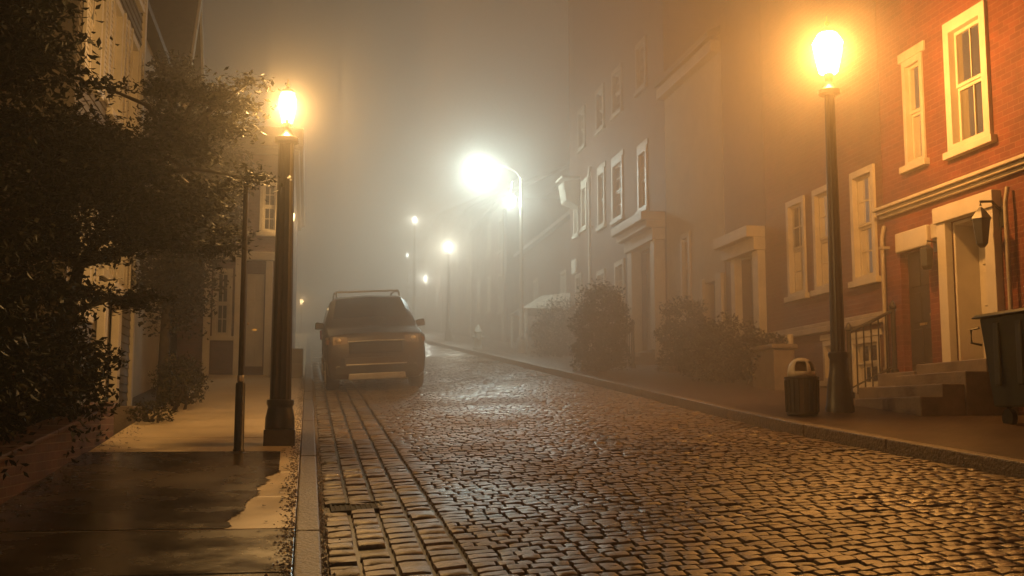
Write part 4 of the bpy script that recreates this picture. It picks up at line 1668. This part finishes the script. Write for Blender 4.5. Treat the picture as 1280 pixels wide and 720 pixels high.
# dead leaves blown against the foot of the wall and along the kerb
rs_ = np.random.RandomState(8)
P = []
for i in range(520):
    y = rs_.uniform(5, 14)
    x = -2.18 + abs(rs_.normal(0, .16)) if rs_.rand() < .75 else -.10 - abs(rs_.normal(0, .10))
    P.append((x, y, S * y + .108))
for i in range(120):
    y = rs_.uniform(5, 18)
    x = .14 + abs(rs_.normal(0, .18))
    P.append((x, y, S * y + .055 * x + .020))
V, F, T = leaf_mesh(np.array(P)[::2], .05, 0, 8, flat=.93)
tag(tri_object('fallen_leaves', V, F, T, M['leaf_dry']), 'dead leaves scattered at the foot of the garden wall and kerb', 'fallen leaves', kind='stuff')

# ------------------------------------------------------------------ street furniture
sp = empty('sign_post', (-.69, 12.14, gz(-.7, 12.14)), 0, 'thin dark metal post on the left pavement rising into the tree', 'post')
mb = MB()
mb.lathe([(.028, .55), (.028, 2.9)], 10)
mb.build('post', M['lamp_iron'], sp, smooth=40)
mb = MB()
mb.lathe([(.075, -.1), (.06, .02), (.052, .03), (.05, .70), (.042, .72)], 12)
mb.build('sleeve', M['lamp_iron'], sp, smooth=40)
mb = MB()
mb.lathe([(.034, .73), (.036, .735), (.036, .79), (.034, .795)], 12)
mb.build('reflector_band', M['chrome'], sp, smooth=40)

# litter bin with a domed hood
lb = empty('litter_bin', (5.83, 12.62, side_z(5.83, 12.62)), 0, 'dark litter bin with a pale domed hood on the right kerb', 'bin')
mb = MB()
mb.lathe([(.16, 0), (.185, .01), (.195, .43), (.205, .435), (.205, .46), (.17, .462)], 20)
for i in range(20):
    a = 2 * PI * i / 20
    mb.tube([(.19 * math.cos(a), .19 * math.sin(a), .04), (.20 * math.cos(a), .20 * math.sin(a), .42)], .008, 4)
mb.build('body', M['bin_steel'], lb, smooth=50)
mb = MB()                                       # hood: a hollow dome with an opening toward the street
n, m_ = 20, 6
vs, fs = [], []
for i in range(m_ + 1):
    t = PI / 2 * i / m_
    for k in range(n):
        a = 2 * PI * k / n
        vs.append((.165 * math.cos(t) * math.cos(a), .165 * math.cos(t) * math.sin(a), .461 + .06 + .17 * math.sin(t)))
for k in range(n):
    a = 2 * PI * k / n
    vs.append((.165 * math.cos(a), .165 * math.sin(a), .461))
lo_ = (m_ + 1) * n
for i in range(m_):
    for k in range(n):
        if i < 3 and k in (12, 13, 14, 16, 17, 18):
            continue
        fs.append((i * n + k, i * n + (k + 1) % n, (i + 1) * n + (k + 1) % n, (i + 1) * n + k))
for k in range(n):
    fs.append((lo_ + k, lo_ + (k + 1) % n, (k + 1) % n, k))
mb.add(vs, fs)
hd = mb.build('hood', M['tin'], lb, smooth=60)
so = hd.modifiers.new('thick', 'SOLIDIFY')
so.thickness = .008
mb = MB()
mb.lathe([(.150, .462), (.150, .50), (.148, .51)], 16)
mb.build('liner', M['car_black'], lb)

# flat stone block by the bin
mb = MB()
mb.box(-.18, .18, -.45, .45, -.1, .62)
mb.box(-.22, .22, -.49, .49, .623, .70)
o = mb.build('stone_pier', M['stone_dark'], None, bevel=.02, loc=(7.5, 17.3, side_z(7.5, 17.3) + .0))
tag(o, 'squat pale stone pier before the brown brick house behind the litter bin', 'stone pier')

# wheeled waste container at the right edge
wc = empty('waste_container', (7.98, 10.9, side_z(7.9, 10.9)), 0, 'big dark wheeled waste container with overhanging lid by the white door', 'waste container')
mb = MB()
mb.hexa([(-.40, -.62, .22), (.34, -.62, .22), (.34, .55, .22), (-.40, .55, .22), (-.46, -.72, 1.22), (.40, -.72, 1.22), (.40, .66, 1.22), (-.46, .66, 1.22)])
for y in (-.45, -.05, .35):
    mb.box(-.475, -.44, y - .05, y + .05, .45, 1.15)
mb.build('body', M['bin'], wc, bevel=.03, seg=3)
mb = MB()
mb.hexa([(-.52, -.76, 1.223), (.45, -.76, 1.223), (.45, .76, 1.223), (-.52, .76, 1.223), (-.48, -.72, 1.27), (.42, -.72, 1.31), (.42, .71, 1.31), (-.48, .71, 1.27)])
mb.build('lid', M['bin'], wc, bevel=.02, seg=3)
mb = MB()
mb.tube([(-.46, .66, 1.12), (-.53, .72, 1.1), (-.53, .72, .95), (-.45, .64, .92)], .016, 6)
mb.build('handle', M['iron'], wc, smooth=60)
for x in (-.3, .25):
    for y in (-.5, .42):
        k = MB()
        k.lathe([(.04, -.03), (.10, -.03), (.105, 0), (.10, .03), (.04, .03)], 16)
        k.v = [(x + z_, y + x_, .10 + y_) for x_, y_, z_ in k.v]
        k.tube([(x, y, .10), (x, y, .24)], .025, 6)
        k.build('wheel', M['rubber'], wc, smooth=40)

# pale hydrant-like post far up the right kerb
bo = empty('hydrant', (5.62, 37.2, gz(5.6, 37.2)), 0, 'pale stubby hydrant on the right kerb far up the street', 'hydrant')
mb = MB()
mb.lathe([(.17, -.05), (.17, .06), (.12, .08), (.12, .55), (.15, .57), (.15, .62), (.12, .66), (.06, .78), (.03, .84)], 14)
mb.build('barrel', M['white'], bo, smooth=40)
mb = MB()
for sg in (-1, 1):
    mb.tube([(sg * .1, 0, .42), (sg * .2, 0, .42)], .055, 10)
mb.tube([(0, -.1, .38), (0, -.2, .38)], .065, 10)
mb.build('nozzle', M['offwhite'], bo, smooth=40)

# iron drain cover let into the gutter
dc = empty('drain_cover', (.405, 9.06, road_z(.405, 9.06)), 0, 'dark iron drain cover sunk in the gutter setts by the left kerb', 'drain cover')
dc.rotation_euler = (math.atan(S), -math.atan(.055), .03)
mb = MB()
mb.box(-.185, .185, -.15, .15, -.09, -.004)
for i in range(9):
    x = -.16 + .04 * i
    mb.box(x - .008, x + .008, -.13, .13, -.0035, .004)
mb.build('grate', M['rubber'], dc)
mb = MB()
for a in ((-.205, -.186, -.17, .17), (.186, .205, -.17, .17), (-.185, .185, -.17, -.151), (-.185, .185, .151, .17)):
    mb.box(*a, -.09, .010)
mb.build('frame', M['rubber'], dc, bevel=.004)

# ------------------------------------------------------------------ fog, sky, camera
def fog_bank(density, ya, yb, label, xa=-70, xb=80, even=.28):
    m, nt, N, L, b = new_mat('fog')
    N.remove(b)
    av = N.new('ShaderNodeAddShader')
    for k, (w_, g_) in enumerate(((1 - even, .82), (even, .10))):
        v_ = N.new('ShaderNodeVolumeScatter')
        v_.inputs['Color'].default_value = (.985, .955, .90, 1)
        v_.inputs['Density'].default_value = density * w_
        v_.inputs['Anisotropy'].default_value = g_
        L.new(v_.outputs[0], av.inputs[k])
    L.new(av.outputs[0], N['Material Output'].inputs['Volume'])
    mb = MB()
    mb.box(xa, xb, ya, yb, -20, 48)
    tag(mb.build('fog', m), label, 'fog', kind='stuff')


# the fog thickens uphill: thin air round the camera, a dense bank beyond the lamp posts
fog_bank(.004, -45, 11.45, 'thin night haze over the near end of the street')
fog_bank(.008, 11.46, 29.0, 'thinner mist over the left pavement and its trees', -70, -1.31)
fog_bank(.015, 11.46, 29.0, 'mist along the left lamp post, between thin and thick', -1.3, -.51)
fog_bank(.023, 11.46, 29.0, 'fog over the left kerb, thickening toward the road', -.5, .29)
fog_bank(.031, 11.46, 29.0, 'thick fog over the left half of the setts', .3, 1.29)
fog_bank(.047, 11.46, 29.0, 'thick orange-lit fog before the right-hand houses', 1.3, 80, .5)
fog_bank(.042, 29.01, 170, 'thick night fog filling the street beyond the parked car')

wd = bpy.data.worlds.new('World')
SC.world = wd
wd.use_nodes = True
N, L = wd.node_tree.nodes, wd.node_tree.links
bg = N['Background']
sky = N.new('ShaderNodeTexSky')
sky.sky_type = 'NISHITA'
sky.sun_disc = False
sky.sun_elevation = math.radians(3)
sky.sun_rotation = math.radians(200)
mx = N.new('ShaderNodeMix')
mx.data_type = 'RGBA'
mx.blend_type = 'MULTIPLY'
mx.inputs[0].default_value = 1
mx.inputs[7].default_value = (1.0, .66, .40, 1)       # town glow warms the night sky
L.new(sky.outputs[0], mx.inputs[6])
L.new(mx.outputs[2], bg.inputs['Color'])
bg.inputs['Strength'].default_value = .06

sl = bpy.data.lights.new('sun', 'SUN')
sl.energy = .01
sl.angle = math.radians(12)
sl.color = (1, .85, .65)
so_ = bpy.data.objects.new('sun', sl)
COL.objects.link(so_)
so_.rotation_euler = (math.radians(60), 0, math.radians(-20))

f = 1400.0
pitch = math.atan(165 / f)
yaw = math.atan(257 * math.cos(pitch) / f)
cd = bpy.data.cameras.new('camera')
cd.sensor_width = 36
cd.lens = 36 * f / 1280
cd.clip_start = .05
cd.clip_end = 1000
cam = bpy.data.objects.new('camera', cd)
COL.objects.link(cam)
cam.location = (0, 0, 1.55)
cam.rotation_euler = (PI / 2 + pitch, 0, -yaw)
SC.camera = cam

SC.view_settings.view_transform = 'Standard'
SC.view_settings.look = 'None'
SC.view_settings.exposure = 0
SC.view_settings.gamma = 1
SC.render.engine = 'CYCLES'
cy = SC.cycles
cy.max_bounces = 8
cy.diffuse_bounces = 3
cy.glossy_bounces = 3
cy.transmission_bounces = 4
cy.transparent_max_bounces = 12
cy.volume_bounces = 4
cy.sample_clamp_indirect = 4
cy.caustics_reflective = False
cy.caustics_refractive = False
cy.use_denoising = True
cy.use_light_tree = True
